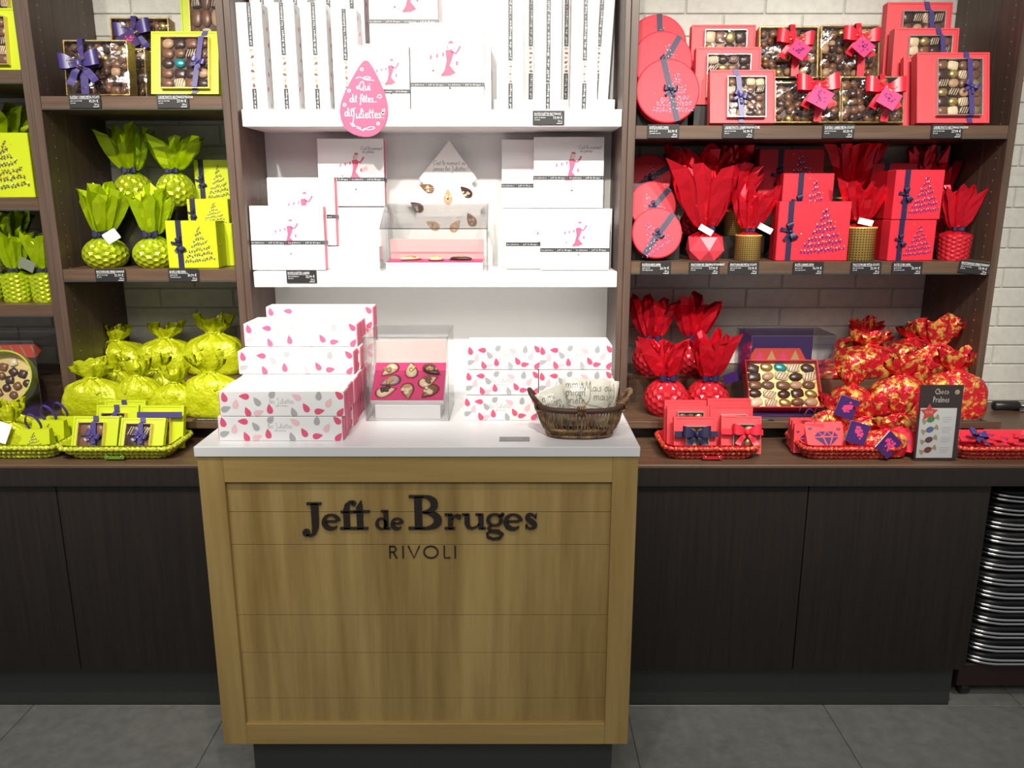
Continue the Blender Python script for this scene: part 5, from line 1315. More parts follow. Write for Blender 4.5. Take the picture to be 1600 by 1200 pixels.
# ---------------------------------------------------------------- wicker basket with printed pouches
BXc, BYc = X(905, 670, 1.80), 1.802
bsk = thing('wicker_basket', 'small brown wicker basket with two looped handles on the white counter', 'basket', (BXc, BYc, zc))
ra, rb2, ht = .100, .058, .068
def oval(a, b, t, sq=2.6):
    c, s_ = math.cos(t), math.sin(t); q = (abs(c) ** sq + abs(s_) ** sq) ** (-1 / sq)
    return a * c * q, b * s_ * q
m = MB(); rd = random.Random(2); NS = 84
for i in range(NS):
    t = 2 * PI * i / NS + rd.uniform(-.012, .012)
    a_, b_ = oval(ra * .74, rb2 * .74, t), oval(ra, rb2, t); mid = oval(ra * .93, rb2 * .93, t + rd.uniform(-.02, .02))
    m.tube([(a_[0], a_[1], .003), (mid[0], mid[1], ht * .55), (b_[0], b_[1], ht)], .0021, 5)
obj('stakes', m.mesh('stakes', wicker_m), bsk, kind='stuff')
obj('inner_wall', MB().loft([[(*oval(ra * .70, rb2 * .70, 2 * PI * i / 40), .004) for i in range(40)], [(*oval(ra * .88, rb2 * .88, 2 * PI * i / 40), ht * .55) for i in range(40)], [(*oval(ra * .93, rb2 * .93, 2 * PI * i / 40), ht * .80) for i in range(40)]], 0, True, False).mesh('inner_wall', principled('wicker_shadow', (.10, .05, .02), .6)), bsk) if False else None
for zz_, k in ((.006, .76), (.022, .84)):
    obj('woven_band', MB().tube([(*oval(ra * k, rb2 * k, 2 * PI * i / 48), zz_) for i in range(48)], .004, 6, closed=True).mesh('woven_band', wicker_m), bsk)
obj('basket_floor', MB().loft([[(*oval(ra * .73, rb2 * .73, 2 * PI * i / 40), .002) for i in range(40)], [(*oval(ra * .73, rb2 * .73, 2 * PI * i / 40), .005) for i in range(40)]], 0, False).mesh('basket_floor', wicker_m), bsk)
rim_pts = [(*oval(ra * 1.01, rb2 * 1.03, 2 * PI * i / 60), ht + .004 + .012 * abs(math.cos(2 * PI * i / 60)) ** 6) for i in range(60)]
obj('rim', MB().tube(rim_pts, [.0062 + .0006 * (i % 2) for i in range(60)], 8, closed=True).mesh('rim', wicker_dark), bsk)
for s in (-1, 1):
    hp = smooth([(s * ra * .93, -.022, ht + .006), (s * (ra + .012), -.020, ht + .030), (s * (ra + .018), 0, ht + .040), (s * (ra + .012), .020, ht + .030), (s * ra * .93, .022, ht + .006)], 5)
    obj('handle', MB().tube(hp, [.0052 + .0007 * (i % 2) for i in range(len(hp))], 8).mesh('handle', wicker_dark if s < 0 else wicker_m), bsk)
    wr = MB()
    for k in range(5):
        wr.tube([(s * (ra * .97) + .008 * math.cos(q), -.030 + .006 * k, ht + .006 + .010 * math.sin(q)) for q in [2 * PI * j / 10 for j in range(10)]], .0024, 5, closed=True)
    obj('cane_wrap', wr.mesh('cane_wrap', wicker_m), bsk)
wr = MB()
for k in range(4): wr.tube([(-.008 + .005 * k, -rb2 * 1.03 + .0085 * math.cos(q), ht + .004 + .011 * math.sin(q)) for q in [2 * PI * j / 10 for j in range(10)]], .0023, 5, closed=True)
obj('cane_wrap', wr.mesh('cane_wrap', wicker_m), bsk)
def pouch(label, w, h, loc, rot, lines, seed, balloon=True):
    t = thing('printed_pouch', label, 'pouch', loc, rot); rd = random.Random(seed); N, M = 12, 8
    def surf(u, v, s): return ((u - .5) * w * (1 - .05 * abs(v - .5)), s * .020 * (max(0, math.sin(PI * u)) ** .5) * (max(0, math.sin(PI * v)) ** .6) + rd.uniform(-1, 1) * .0012, v * h)
    mb = MB()
    for s in (-1, 1):
        vs = [surf(i / N, j / M, s) for j in range(M + 1) for i in range(N + 1)]
        fs = [(j * (N + 1) + i, j * (N + 1) + i + 1, (j + 1) * (N + 1) + i + 1, (j + 1) * (N + 1) + i) for j in range(M) for i in range(N)]
        mb.add(vs, fs if s < 0 else [f[::-1] for f in fs], 0, True)
    obj('pouch_body', mb.mesh('pouch_body', pouch_m), t)
    mk = MB()
    for tx, x_, z_, sz in lines: put_hand(mk, tx, x_ * w, z_ * h, 0, sz, sz * .042, 0)
    if balloon:
        for bx_ in (-.24, .26):
            mk.stroke(smooth([(bx_ * w - .040, h * .95), (bx_ * w - .046, h * .72), (bx_ * w - .030, h * .50), (bx_ * w + .005, h * .42), (bx_ * w + .016, h * .30), (bx_ * w + .022, h * .44), (bx_ * w + .036, h * .62), (bx_ * w + .034, h * .92)], 3), 0, 0, 0, .0009)
            mk.stroke([(bx_ * w - .02, h * .22), (bx_ * w - .005, h * .08), (bx_ * w + .025, h * .10), (bx_ * w + .012, h * .24), (bx_ * w - .02, h * .22)], 0, 0, 0, .0009); mk.face(drop(bx_ * w - .016, h * .29, .009, .5), 0, 1)
        put_hand(mk, 'les Juliettes', 0, h * .20, 0, .016, .0010, 1, slant=0); put_text(mk, 'Jeff de Bruges', 0, h * .11, 0, .0055, 1, 'c')
    def onto(p):
        u, v = p[0] / w + .5, p[2] / h; u = min(max(u, .01), .99); v = min(max(v, .01), .99)
        return (p[0], -.020 * (math.sin(PI * u) ** .5) * (math.sin(PI * v) ** .6) - .0022, p[2])
    mk.v = [onto(p) for p in mk.v]
    obj('handwriting', mk.mesh('handwriting', [black_ink, rose_print]), t)
    mb2 = MB(); N2, M2 = 10, 7; vs = []
    for j in range(M2 + 1):
        for i in range(N2 + 1):
            u, v = i / N2, j / M2; vs.append(((u - .5) * w * 1.06, -.0045 - .020 * (max(0, math.sin(PI * u)) ** .5) * (max(0, math.sin(PI * v)) ** .6) - rd.uniform(0, .002), v * h * 1.04))
    mb2.add(vs, [(j * (N2 + 1) + i, j * (N2 + 1) + i + 1, (j + 1) * (N2 + 1) + i + 1, (j + 1) * (N2 + 1) + i) for j in range(M2) for i in range(N2)], 0)
    obj('clear_wrap', mb2.mesh('clear_wrap', film), t)
    return t
pouch('large cream pouch printed with two speech bubbles, standing in the wicker basket', .116, .112, (BXc + .014, BYc + .004, zc + .018), (-.16, .02, 0), [('mmis,', -.22, .82, .021), ('miam', -.22, .66, .021), ('briète', -.23, .50, .020), ('Mais oui', .26, .76, .020), ('mais', .30, .58, .020)], 3)
pouch('cream pouch leaning left at the end of the wicker basket', .075, .088, (BXc - .046, BYc - .004, zc + .026), (-.12, -.34, .25), [('mmi', -.1, .76, .018), ('miam', .0, .58, .018), ('riète', .08, .40, .018)], 5, False)
pouch('cream pouch mostly hidden at the handle end of the wicker basket', .05, .105, (BXc + .062, BYc + .026, zc + .018), (-.1, .10, 0), [('oui', -.1, .78, .016), ('mais', 0, .62, .014)], 7, False)
pc = tag(obj('price_card', MB().box(-.035, .035, -.016, .016, 0, .0012).mesh('price_card', principled('card_reflection', (.20, .20, .20), .35)), None, (X(804, 686, 1.752), 1.762, zc)), 'grey painted reflection of a price card, flat on the white counter beside the basket', 'price card')  # price tag's reflection put into grey colour, its lettering turned round
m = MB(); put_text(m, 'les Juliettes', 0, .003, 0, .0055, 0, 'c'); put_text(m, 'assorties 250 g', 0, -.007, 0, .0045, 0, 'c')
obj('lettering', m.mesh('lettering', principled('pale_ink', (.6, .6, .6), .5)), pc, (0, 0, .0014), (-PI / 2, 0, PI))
# ---------------------------------------------------------------- red bay, upper shelf
zz = Z_RT
def rbox(label, uc, vc, rpx, D, z, ang, roll=0, tilt=-.2, d=.045):
    r = rpx * MPP(vc, D); return round_box(label, r, (max(X(uc, vc, D), UX[2][1] + r + .004), D, z + d * math.sin(-tilt)), (tilt, 0, 0), ang, d, roll)
z1_, z2_ = Z(152, 2.50), Z(130, 2.60)
block('low dark step under the middle round box on the red upper shelf', UX[2][1] + .004, X(1074, 180, 2.49), 2.478, 2.565, zz, Z(148, 2.49), wenge)
block('high dark step under the rear round box on the red upper shelf', UX[2][1] + .004, X(1074, 160, 2.58), 2.567, 2.66, zz, Z(118, 2.58), wenge)
rbox('round red gift box at the front of the upper red shelf, navy ribbon nearly upright', 1045, 146, 50, 2.405, zz, 1.80, 0.1)
rbox('round red gift box half hidden behind the front one on the upper shelf', 1037, 102, 47, 2.49, Z(148, 2.49), 1.05, 0)
rbox('round red gift box at the rear of the upper red shelf, mostly hidden', 1025, 72, 45, 2.58, Z(118, 2.58), 1.60, 0)
block('low dark step under the middle pink framed box', X(1082, 180, 2.48), X(1192, 180, 2.48), 2.465, 2.55, zz, Z(166, 2.48), wenge)
block('high dark step under the rear pink framed box', X(1082, 160, 2.57), X(1187, 160, 2.57), 2.552, 2.65, zz, Z(142, 2.57), wenge)
x, z, w, h = fit(1110, 1212, 110, 196, 2.41, zz); frame_box('coral window box at the front with a violet bow, left half of the red shelf', w, h, (x, 2.40, z), (-.22, 0, 0), 'coral', 'violet', win=(-w * .24, w * .33, h * .10, h * .84), n=(4, 5), seed=41, rx=-w * .06)
x, z, w, h = fit(1086, 1187, 75, 166, 2.48, Z(166, 2.48)); frame_box('coral window box second in its row on the upper red shelf', w, h, (x, 2.47, z), (-.08, 0, 0), 'coral', None, win=(-w * .33, w * .32, h * .12, h * .85), n=(4, 5), seed=42)
x, z, w, h = fit(1079, 1178, 40, 142, 2.57, Z(142, 2.57)); frame_box('coral window box at the back of the row beside the round boxes', w, h, (x, 2.56, z), (-.06, 0, 0), 'coral', None, win=(-w * .30, w * .34, h * .15, h * .90), n=(4, 4), seed=43)
zb1 = Z(127, 2.52)
block('dark step under the two rear red ribboned trays', X(1190, 150, 2.52), X(1384, 150, 2.52), 2.505, 2.66, zz, zb1, wenge)
for (u0, u1, v0, v1, D, z, lab, sd, bp) in (
    (1188, 1281, 42, 127, 2.52, zb1, 'gold tray of chocolates with red bow, rear left of four', 51, (.05, .64)),
    (1285, 1377, 40, 127, 2.52, zb1, 'gold tray of chocolates with red bow, rear right of four', 52, (.12, .68)),
    (1211, 1318, 131, 196, 2.41, zz, 'gold tray of chocolates with red bow, front left of four', 53, (.08, .80)),
    (1313, 1414, 122, 196, 2.41, zz, 'gold tray of chocolates with red bow, front right of four', 54, (.14, .66))):
    x, z_, w, h = fit(u0, u1, v0, v1, D, z); ballotin(lab, w, h, (x, D - .005 if z == zz else D, z), (-.18, 0, 0), 'red', seed=sd, bowpos=bp, n=(7, 6 if h > .14 else 5))
za, zb2 = Z(170, 2.49), Z(150, 2.58)
block('low dark step under the middle window box at the right end', X(1402, 180, 2.49), X(1520, 180, 2.49), 2.475, 2.56, zz, za, wenge)
block('high dark step under the rear window box at the right end', X(1386, 160, 2.58), X(1500, 160, 2.58), 2.562, 2.66, zz, zb2, wenge)
x, z, w, h = fit(1432, 1545, 82, 196, 2.42, zz); frame_box('coral window box at the front right end of the upper red shelf, violet ribbon', w, h, (x, 2.397, z), (-.22, 0, 0), 'coral', 'violet', win=(-w * .24, w * .36, h * .10, h * .88), n=(4, 6), seed=44, rx=w * .20, tilt_ribbon=.03)
frame_box('coral window box pressed against the back of the front right one', w, h, (x - .012, 2.456, z), (-.2, 0, 0), 'coral', None, win=(-w * .24, w * .34, h * .1, h * .86), n=(2, 2), seed=45, d=.02)
x, z, w, h = fit(1403, 1505, 40, 170, 2.49, za); frame_box('coral window box with violet ribbon, second in the right end row', w, h, (x, 2.522, z), (-.07, 0, 0), 'coral', 'violet', win=(-w * .28, w * .36, h * .2, h * .89), n=(4, 6), seed=46, rx=w * .26, bow=False, tilt_ribbon=.08)
x, z, w, h = fit(1383, 1484, 3, 150, 2.58, zb2); frame_box('coral window box with violet ribbon, rearmost in the right end row', w, h, (x, 2.58, z), (-.05, 0, 0), 'coral', 'violet', win=(-w * .27, w * .36, h * .2, h * .89), n=(4, 6), seed=47, rx=w * .20, bow=False, tilt_ribbon=.08)
# ---------------------------------------------------------------- red bay, middle shelf
zz = Z_RM
block('low dark step under the middle round box on the red middle shelf', UX[2][1] + .004, X(1058, 390, 2.50), 2.462, 2.56, zz, Z(362, 2.48), wenge)
block('high dark step under the rear round box on the red middle shelf', UX[2][1] + .004, X(1050, 370, 2.58), 2.562, 2.66, zz, Z(318, 2.57), wenge)
rbox('round red gift box at the front of the middle red shelf, ribbon rising right', 1026, 370, 39.5, 2.395, zz, .95, -.5)
rbox('round red gift box behind the front one on the middle red shelf', 1021, 323, 37, 2.475, Z(362, 2.48), .85, -.4)
rbox('round red gift box at the shaded rear of the middle red shelf', 1010, 284, 36, 2.57, Z(318, 2.57), .55, 0)
gm = MPP(390, 2.44)
potted('coral faceted bowl topped with a huge red foil bunch', 'facet', 31 * gm, 36 * gm, (X(1100, 395, 2.46), 2.455, zz), 'red', 71, .205, .125, (-.01, 0), matl=pot_coral, card=(-.01, .02, .5, 0, white_card))
potted('pierced gold cylinder with red foil, front left of the middle red shelf', 'pierced', 20 * gm, 39 * gm, (X(1169, 390, 2.44), 2.445, zz), 'red', 73, .125, .075, (.01, 0), matl=mesh_gold, card=(.04, .018, .45, 0, white_card))
block('dark step under the rear gold cylinders', X(1076, 380, 2.58), X(1186, 380, 2.58), 2.525, 2.72, zz, Z(368, 2.56), wenge)
potted('pierced gold cylinder raised behind, between foil bunches', 'pierced', 20 * gm, 40 * gm, (X(1152, 345, 2.56), 2.565, Z(368, 2.56)), 'red', 75, .12, .07, (.02, 0), matl=mesh_gold)
bz = Z(312, 2.67)
block('tall dark post under the rearmost gold cylinder', X(1126, 320, 2.67), X(1176, 320, 2.67), 2.622, 2.72, Z(368, 2.56) + .0006, bz, wenge)
potted('pierced gold cylinder at the dim rear of the middle red shelf', 'pierced', 15 * MPP(300, 2.67), 33 * MPP(300, 2.67), (X(1151, 300, 2.67), 2.672, bz), 'red', 77, .13, .07, (0, 0), matl=mesh_gold)
potted('red globe pot with foil hidden behind the faceted bowl', 'globe', .055, .08, (X(1090, 340, 2.60), 2.605, Z(368, 2.56)), 'red', 79, .19, .12, (0, 0))
# square boxes
x, z, w, h = fit(1213, 1325, 315, 409, 2.42, zz); square_box('large square red gift box with fir tree, front of the middle red shelf', w, h, .07, (x, 2.41, z), rib=-.33)
za, zb2 = Z(362, 2.52), Z(320, 2.62)
block('low dark step under the second square red box', X(1214, 380, 2.52), X(1300, 380, 2.52), 2.50, 2.585, zz, za, wenge)
block('high dark step under the rearmost square red box', X(1180, 360, 2.62), X(1292, 360, 2.62), 2.59, 2.72, zz, zb2, wenge)
x, z, w, h = fit(1220, 1299, 271, 362, 2.52, za); square_box('square red gift box second in the row, half covered by the large one', w, h, .07, (x, 2.512, z), rib=-.15)
x, z, w, h = fit(1184, 1285, 233, 320, 2.62, zb2); square_box('square red gift box at the shaded rear top of the row', w, h, .07, (x, 2.615, z), rib=-.17)
potted('pierced gold cylinder with red foil, between the square box and the stacked pair', 'pierced', 25 * gm, 51 * gm, (X(1344, 385, 2.44), 2.455, zz), 'red', 81, .125, .072, (0, 0), matl=mesh_gold, card=(0, .014, .2, 0, white_card))
block('dark step under the gold cylinder and box at the rear', X(1298, 380, 2.60), X(1400, 380, 2.60), 2.55, 2.70, zz, Z(352, 2.58), wenge)
potted('pierced gold cylinder half hidden at the rear, foil reaching the shelf above', 'pierced', 24 * gm, 44 * gm, (X(1330, 340, 2.59), 2.60, Z(352, 2.58)), 'red', 83, .19, .10, (.0, 0), matl=mesh_gold)
x, z, w, h = fit(1352, 1422, 255, 352, 2.60, Z(352, 2.58)); square_box('square red gift box in shade behind the stacked pair', w, h, .06, (x + .01, 2.59, z), rib=-.18)
x, z, w, h = fit(1385, 1460, 344, 409, 2.42, zz); square_box('lower of two stacked red gift boxes with fir tree', w, h, .12, (x, 2.41, z), (0, 0, .10), rib=-.26, lid=.05)
x2, z_, w2, h2 = fit(1387, 1466, 264, 343, 2.42); square_box('upper of two stacked red gift boxes with fir tree', w2, h2 * .98, .12, (x + .004, 2.411, z + h + .0016), (0, 0, .08), rib=-.26, lid=.05)
potted('red studded cylinder pot with navy tie at the right end of the middle shelf', 'studded', 24 * gm, 40 * gm, (X(1491, 390, 2.44), 2.445, zz), 'red', 85, .135, .065, (0, 0))
block('dark step under the rear studded pot', 1.30, 1.415, 2.56, 2.68, zz, zz + .05, wenge)
potted('red studded pot behind with a white card, right end of the middle shelf', 'studded', .045, .07, (1.355, 2.62, zz + .0505), 'red', 87, .17, .075, (0, 0), card=(-.055, .05, -.6, 0, white_card))
potted('red globe pot at the dim rear, foil rising between box and upright', 'globe', .05, .08, (X(1432, 330, 2.68), 2.665, zz), 'red', 89, .26, .08, (.01, 0))
# ---------------------------------------------------------------- red pots and case on the riser
gm = MPP(610, 2.38)
potted('red dimpled globe pot at the front left of the riser', 'globe', 34 * gm, 56 * gm * .92, (X(1040, 630, 2.36), 2.36, Z_R1), 'red', 91, .125, .095, (-.01, 0))
potted('red dimpled globe pot at the front with a purple card', 'globe', 33 * gm, 52 * gm * .92, (X(1106, 625, 2.38), 2.385, Z_R1), 'red', 93, .135, .08, (.0, 0), card=(.055, .022, -.35, 0, purple_card))
potted('red dimpled globe pot on the upper step beside the dark upright', 'globe', 32 * gm, 54 * gm, (X(1018, 570, 2.58), 2.585, Z_R2), 'red', 95, .14, .085, (-.01, 0))
potted('red dimpled globe pot on the upper step, hidden but for its foil', 'globe', 32 * gm, 54 * gm, (X(1084, 570, 2.59), 2.595, Z_R2), 'red', 98, .14, .09, (.01, 0))
wB, hB = 130 * MPP(590, 2.33), Z(523, 2.33) - Z_R1; xB = X(1229, 640, 2.33)
acrylic_case('clear acrylic case with a red box of assorted chocolates on the riser', wB, .165, hB, (xB, 2.315, Z_R1))
tag(obj('purple_liner_card', MB().cbox(-wB / 2 + .004, wB / 2 - .004, .004, .155, 0, .006, .001).mesh('purple_liner_card', purple_card), None, (xB, 2.318, Z_R1)), 'purple base card inside the clear case by the red sacks', 'card')
ob = thing('open_chocolate_box', 'open red and gold box of assorted chocolates tilted in the clear case', 'chocolate box', (xB - .004, 2.328, Z_R1 + .0075), (-.56, 0, 0), None, .03)
bw3, bh3 = 116 * MPP(600, 2.34), .155
m = MB(); g = .004; m.box(-bw3 / 2, bw3 / 2, .026, .03, 0, bh3)
for a in ((-bw3 / 2, -bw3 / 2 + g, 0, bh3), (bw3 / 2 - g, bw3 / 2, 0, bh3), (-bw3 / 2 + g, bw3 / 2 - g, 0, g), (-bw3 / 2 + g, bw3 / 2 - g, bh3 - g, bh3)): m.cbox(a[0], a[1], -.012, .026, a[2], a[3], .0008)
obj('red_tray', m.mesh('red_tray', red_card), ob)
obj('gold_liner', MB().box(-bw3 / 2 + g, bw3 / 2 - g, .008, .026, g, bh3 - g).mesh('gold_liner', gold_paper), ob)
choc_grid(ob, -bw3 / 2 + .007, bw3 / 2 - .007, .007, bh3 - .007, .008, 5, 5, 77, .014, .22)
[c for c in ob.children if c.name.startswith('chocolate')][22].data = FOILCH
gem = MB().prism([(-.09, 0), (-.07, .036), (.07, .036), (.09, 0), (.075, -.012), (-.075, -.012)], 0, .002, 0)
for k in range(4):
    q = -.055 + .037 * k; gem.face([(q - .014, 0), (q + .014, 0), (q, .03)], -.0004, 1 if k % 2 else 2)
obj('gem_card', gem.mesh('gem_card', [principled('scarlet_print', (.6, .05, .03), .5), gold_paper, hot_pink]), ob, (0, .024, bh3 + .013), (.46, 0, 0), label='red and gold gem shaped card')
bk_ = tag(obj('back_card', MB().box(-wB / 2 + .008, wB / 2 - .008, 0, .002, 0, hB - .012).mesh('back_card', purple_card), None, (xB, 2.4735, Z_R1 + .008)), 'deep purple card at the rear of the clear case by the red sacks', 'card')
# ---------------------------------------------------------------- red and gold sacks
GR = 'red and gold sacks'
for lab, u, vt, D, z, wpx, sd, rz in (
    ('red and gold sack at the back, only its dark top showing', 1338, 503, 2.66, Z_R2, 76, 4, 0), ('large red and gold sack at the back right beside the upright', 1456, 504, 2.45, Z_R1, 112, 9, .05),
    ('red and gold sack in front of the dark topped one', 1350, 522, 2.56, Z_R2, 96, 12, .05), ('red and gold sack squeezed between the two big rear sacks', 1414, 512, 2.67, Z_R2, 70, 15, 0),
    ('red and gold sack seen through the side of the clear case', 1285, 566, 2.555, Z_R2, 54, 16, 0),
    ('red and gold sack in the centre of the front row', 1404, 565, 2.335, Z_R1, 86, 22, 0), ('red and gold sack at the front right end of the riser', 1492, 553, 2.325, Z_R1, 92, 25, 0),
    ('red and gold sack in front of the clear case corner', 1331, 585, 2.335, Z_R1, 60, 28, 0)):
    sack(lab, wpx * MPP(580, D), .088 if z == Z_R1 else .115, Z(vt, D - .02) - z, (X(u, 600, D), D, z), 'red', sd, rz, GR)
# ---------------------------------------------------------------- red trays on the worktop
zt = Z_DECK + .0047
tx0, tx1 = X(1040, 718, 2.08), X(1188, 718, 2.08)
woven_tray('red braided tray with gold thread holding small coral window boxes', tx1 - tx0, .165, .042, ((tx0 + tx1) / 2, 2.168, Z_DECK), 'red')
mini('small coral window box with a navy bow at the front of the red tray', 1086, 700, 2.118, w=.118, h=.105, colr='coral', ribbon='navy', tilt=-.22, seed=61, rh=.058, win=(-.026, .034, .012, .078), rx=.0)
mini('small coral window box tipped sideways with a red bow in the red tray', 1158, 700, 2.125, w=.110, h=.105, colr='coral', ribbon='red', tilt=-.28, rz=-.10, seed=62, rh=.060, win=(-.022, .036, .016, .080), rx=.012)
mini('plain coral box leaning behind the navy bow box in the red tray', 1075, 690, 2.162, w=.12, h=.125, colr='coral', ribbon=None, tilt=-.16, seed=63, win=(-.03, .04, .07, .108), n=(3, 2))
mini('plain coral box at the rear left of the red tray', 1070, 680, 2.196, w=.12, h=.135, colr='coral', ribbon=None, tilt=-.10, seed=64, win=(-.03, .04, .06, .10), n=(3, 2))
mini('coral box with a purple gem at the rear right of the red tray', 1138, 680, 2.196, w=.125, h=.14, colr='coral', ribbon=None, tilt=-.10, seed=65, win=(-.02, .03, .06, .10), n=(2, 2))
mini('coral box leaning behind the red bow box in the red tray', 1142, 690, 2.166, w=.122, h=.125, colr='coral', ribbon=None, tilt=-.15, seed=66, win=(-.03, .04, .06, .10), n=(3, 2))
tx0, tx1 = X(1262, 718, 2.08), X(1405, 718, 2.08)
woven_tray('red braided tray with gold thread filled with gem boxes and small sacks', tx1 - tx0 + .02, .165, .042, ((tx0 + tx1) / 2, 2.168, Z_DECK), 'red', clasp=False)
xl = (tx0 + tx1) / 2
purse('coral gem box with purple diamond lying tilted at the front of the red tray', 1290, 705, 2.128, .112, .088, .036, zt + .004, .08, 'red', -.45, gem=True)
GP = 'coral gem boxes standing on edge'
for i, (u, D) in enumerate(((1254, 2.152), (1250, 2.185), (1246, 2.212))):
    purse('coral gem box standing on edge at the tray end, %s of three' % ('front', 'middle', 'rear')[i], u + 8, 690, D, .085, .082, .026, zt, .0, 'red', -.06, gem=True, group=GP, loop=i != 1)
for lab, u, vt, D, sd, wpx in (('small red and gold sack at the rear left of the middle red tray', 1300, 618, 2.215, 101, 70), ('small red and gold sack with purple card in the middle red tray', 1352, 632, 2.175, 104, 62), ('small red and gold sack at the front of the middle red tray', 1380, 655, 2.125, 107, 66), ('small red and gold sack at the rear right of the middle red tray', 1398, 628, 2.215, 109, 60)):
    s_ = sack(lab, wpx * MPP(680, D), .055, Z(vt, D) - zt, (X(u, 690, D), D, zt), 'red', sd, 0, 'small red and gold sacks in the tray')
rd = random.Random(14)
def florid(name, label, u, v, D, rot):
    s = .026; m = MB().box(-s, s, -.0008, .0008, -s * 1.15, s * 1.15, 0).box(-s, s, .003, .0042, -s * 1.15, s * 1.15, 2)
    for k in range(22):
        a, r = rd.uniform(0, 6.28), rd.uniform(0, s * .62); q = rd.uniform(.003, .005)
        m.face([(r * math.cos(a) + q * math.cos(b), r * math.sin(a) * 1.1 + q * math.sin(b)) for b in (0, 1.26, 2.5, 3.8, 5.0)], -.0011 - .00002 * k, 1)
    return tag(obj(name, m.mesh(name, [purple_card, hot_pink, white_card]), None, (X(u, v, D), D, Z(v, D)), rot), label, 'gift card')
florid('gift_card', 'purple gift card with pink flowers, highest, hanging on a red sack', 1323, 637, 2.175, (-.1, .3, -.35))
florid('gift_card', 'purple gift card with pink flowers, standing open in the middle red tray', 1340, 677, 2.108, (-.15, .25, -.25))
florid('gift_card', 'purple diamond tilted gift card hanging over the tray front', 1389, 695, 2.082, (-.1, .75, .1))
# ---------------------------------------------------------------- menu stand
D = 2.09
ms = thing('menu_stand', 'upright clear stand with the brown Choco Pralines menu', 'sign', (X(1461, 715, D), D, Z_DECK), (-.04, 0, 0))
mw, mh = 66 * MPP(660, D), Z(603, D) - Z_DECK
obj('clear_holder', MB().box(-mw / 2 - .003, mw / 2 + .003, -.0052, -.0036, 0, mh + .002).box(-mw / 2 - .003, mw / 2 + .003, .004, .006, 0, mh + .002).box(-mw / 2 - .003, mw / 2 + .003, .006, .05, 0, .002).mesh('clear_holder', acrylic), ms)
m = MB().box(-mw / 2, mw / 2, -.001, .0036, .002, mh, 0)
m.box(-mw / 2 + .004, mw / 2 - .012, -.0014, -.001, .008, mh * .70, 1)
put_text(m, 'Choco', 0, mh * .88, -.0016, .017, 2, 'c', wscale=.62); put_text(m, 'Pralines', 0, mh * .775, -.0016, .017, 2, 'c', wscale=.62)
st = [(math.cos(PI / 2 + i * PI / 5) * (.026 if i % 2 == 0 else .013) - mw * .26, math.sin(PI / 2 + i * PI / 5) * (.026 if i % 2 == 0 else .013) + mh * .64) for i in range(10)]
m.face(st, -.0018, 3); put_text(m, '15,90€', -mw * .26, mh * .63, -.0022, .0075, 2, 'c', wscale=.7)
cm_ = [4, 5, 6, 7]
for i in range(4):
    zc_, xc_ = mh * (.55 - .135 * i), -mw * .20
    ca, sa = math.cos(.35), math.sin(.35)
    tr = lambda px, pz: (xc_ + px * ca - pz * sa, zc_ + px * sa + pz * ca)
    m.face([tr(.011 * math.cos(b), .0085 * math.sin(b)) for b in [k * PI / 6 for k in range(12)]], -.0020, cm_[i])
    for s in (-1, 1): m.face([tr(s * .009, 0), tr(s * .022, .009), tr(s * .024, 0), tr(s * .021, -.009)], -.0018, 8)
    for k in range(3): m.box(mw * .08, mw * (.30 - .05 * (k == 2)), -.0018, -.0016, zc_ + .005 - .006 * k, zc_ + .0065 - .006 * k, 9)
m.face([(mw * .36 + .007 * math.cos(b), mh * .91 + .007 * math.sin(b)) for b in [k * PI / 5 for k in range(10)]], -.0016, 8)
obj('menu_print', m.mesh('menu_print', [principled('menu_brown', (.030, .014, .012), .35), principled('menu_white', (.62, .62, .60), .4), principled('menu_cream', (.62, .55, .48), .5), principled('menu_red', (.60, .05, .03), .5), principled('wrap_green', (.05, .22, .06), .4), principled('wrap_blue', (.10, .13, .26), .4), principled('wrap_maroon', (.12, .035, .035), .4), principled('wrap_red', (.20, .02, .02), .4), principled('wrap_gold', (.36, .29, .14), .4), grey_print]), ms)
# ---------------------------------------------------------------- right end tray with felt tags
tx0 = X(1500, 715, 2.08); 
woven_tray('red braided tray of felt ornaments cut off by the right picture edge', .30, .165, .042, (tx0 + .15, 2.168, Z_DECK), 'red', clasp=False)
rd = random.Random(31)
felt = principled('red_felt', (.76, .02, .05), .8)
def felt_me(k):
    r = random.Random(k); n = 20; m = MB(); s = .032
    P = [(s * (1 + .16 * math.cos(5 * 2 * PI * i / n)) * math.cos(2 * PI * i / n), s * .8 * (1 + .16 * math.cos(5 * 2 * PI * i / n)) * math.sin(2 * PI * i / n)) for i in range(n)]
    m.add([(x, y, 0) for x, y in P] + [(x, y, .004) for x, y in P], [tuple(range(n))[::-1], tuple(range(n, 2 * n))] + [(i, (i + 1) % n, n + (i + 1) % n, n + i) for i in range(n)], 0)
    for g_ in ([(-.3, .2), (0, .2), (-.15, -.2)], [(.05, .2), (.35, .2), (.2, -.2)], [(-.1, -.1), (.1, -.1), (0, -.5)]): m.add([(a * s, b * s, .0043) for a, b in g_], [(2, 1, 0)], 1)
    return m.mesh('felt_ornament', [felt, purple_card])
FM = [felt_me(1), felt_me(2)]
for i in range(22):
    c = i % 5; r = (i // 5) % 2; lev = i // 10
    o = obj('felt_ornament', FM[i % 2], None, (tx0 + .045 + .05 * c + rd.uniform(-.006, .006), 2.13 + .065 * r + rd.uniform(-.005, .005), zt + .008 + .016 * lev + .005 * (i % 3)), (rd.uniform(-.25, .1), rd.uniform(-.2, .2), rd.uniform(0, 6)))
    tag(o, 'red felt ornament with purple cut outs heaped in the right end tray', 'ornament', 'felt ornaments heaped in the tray')
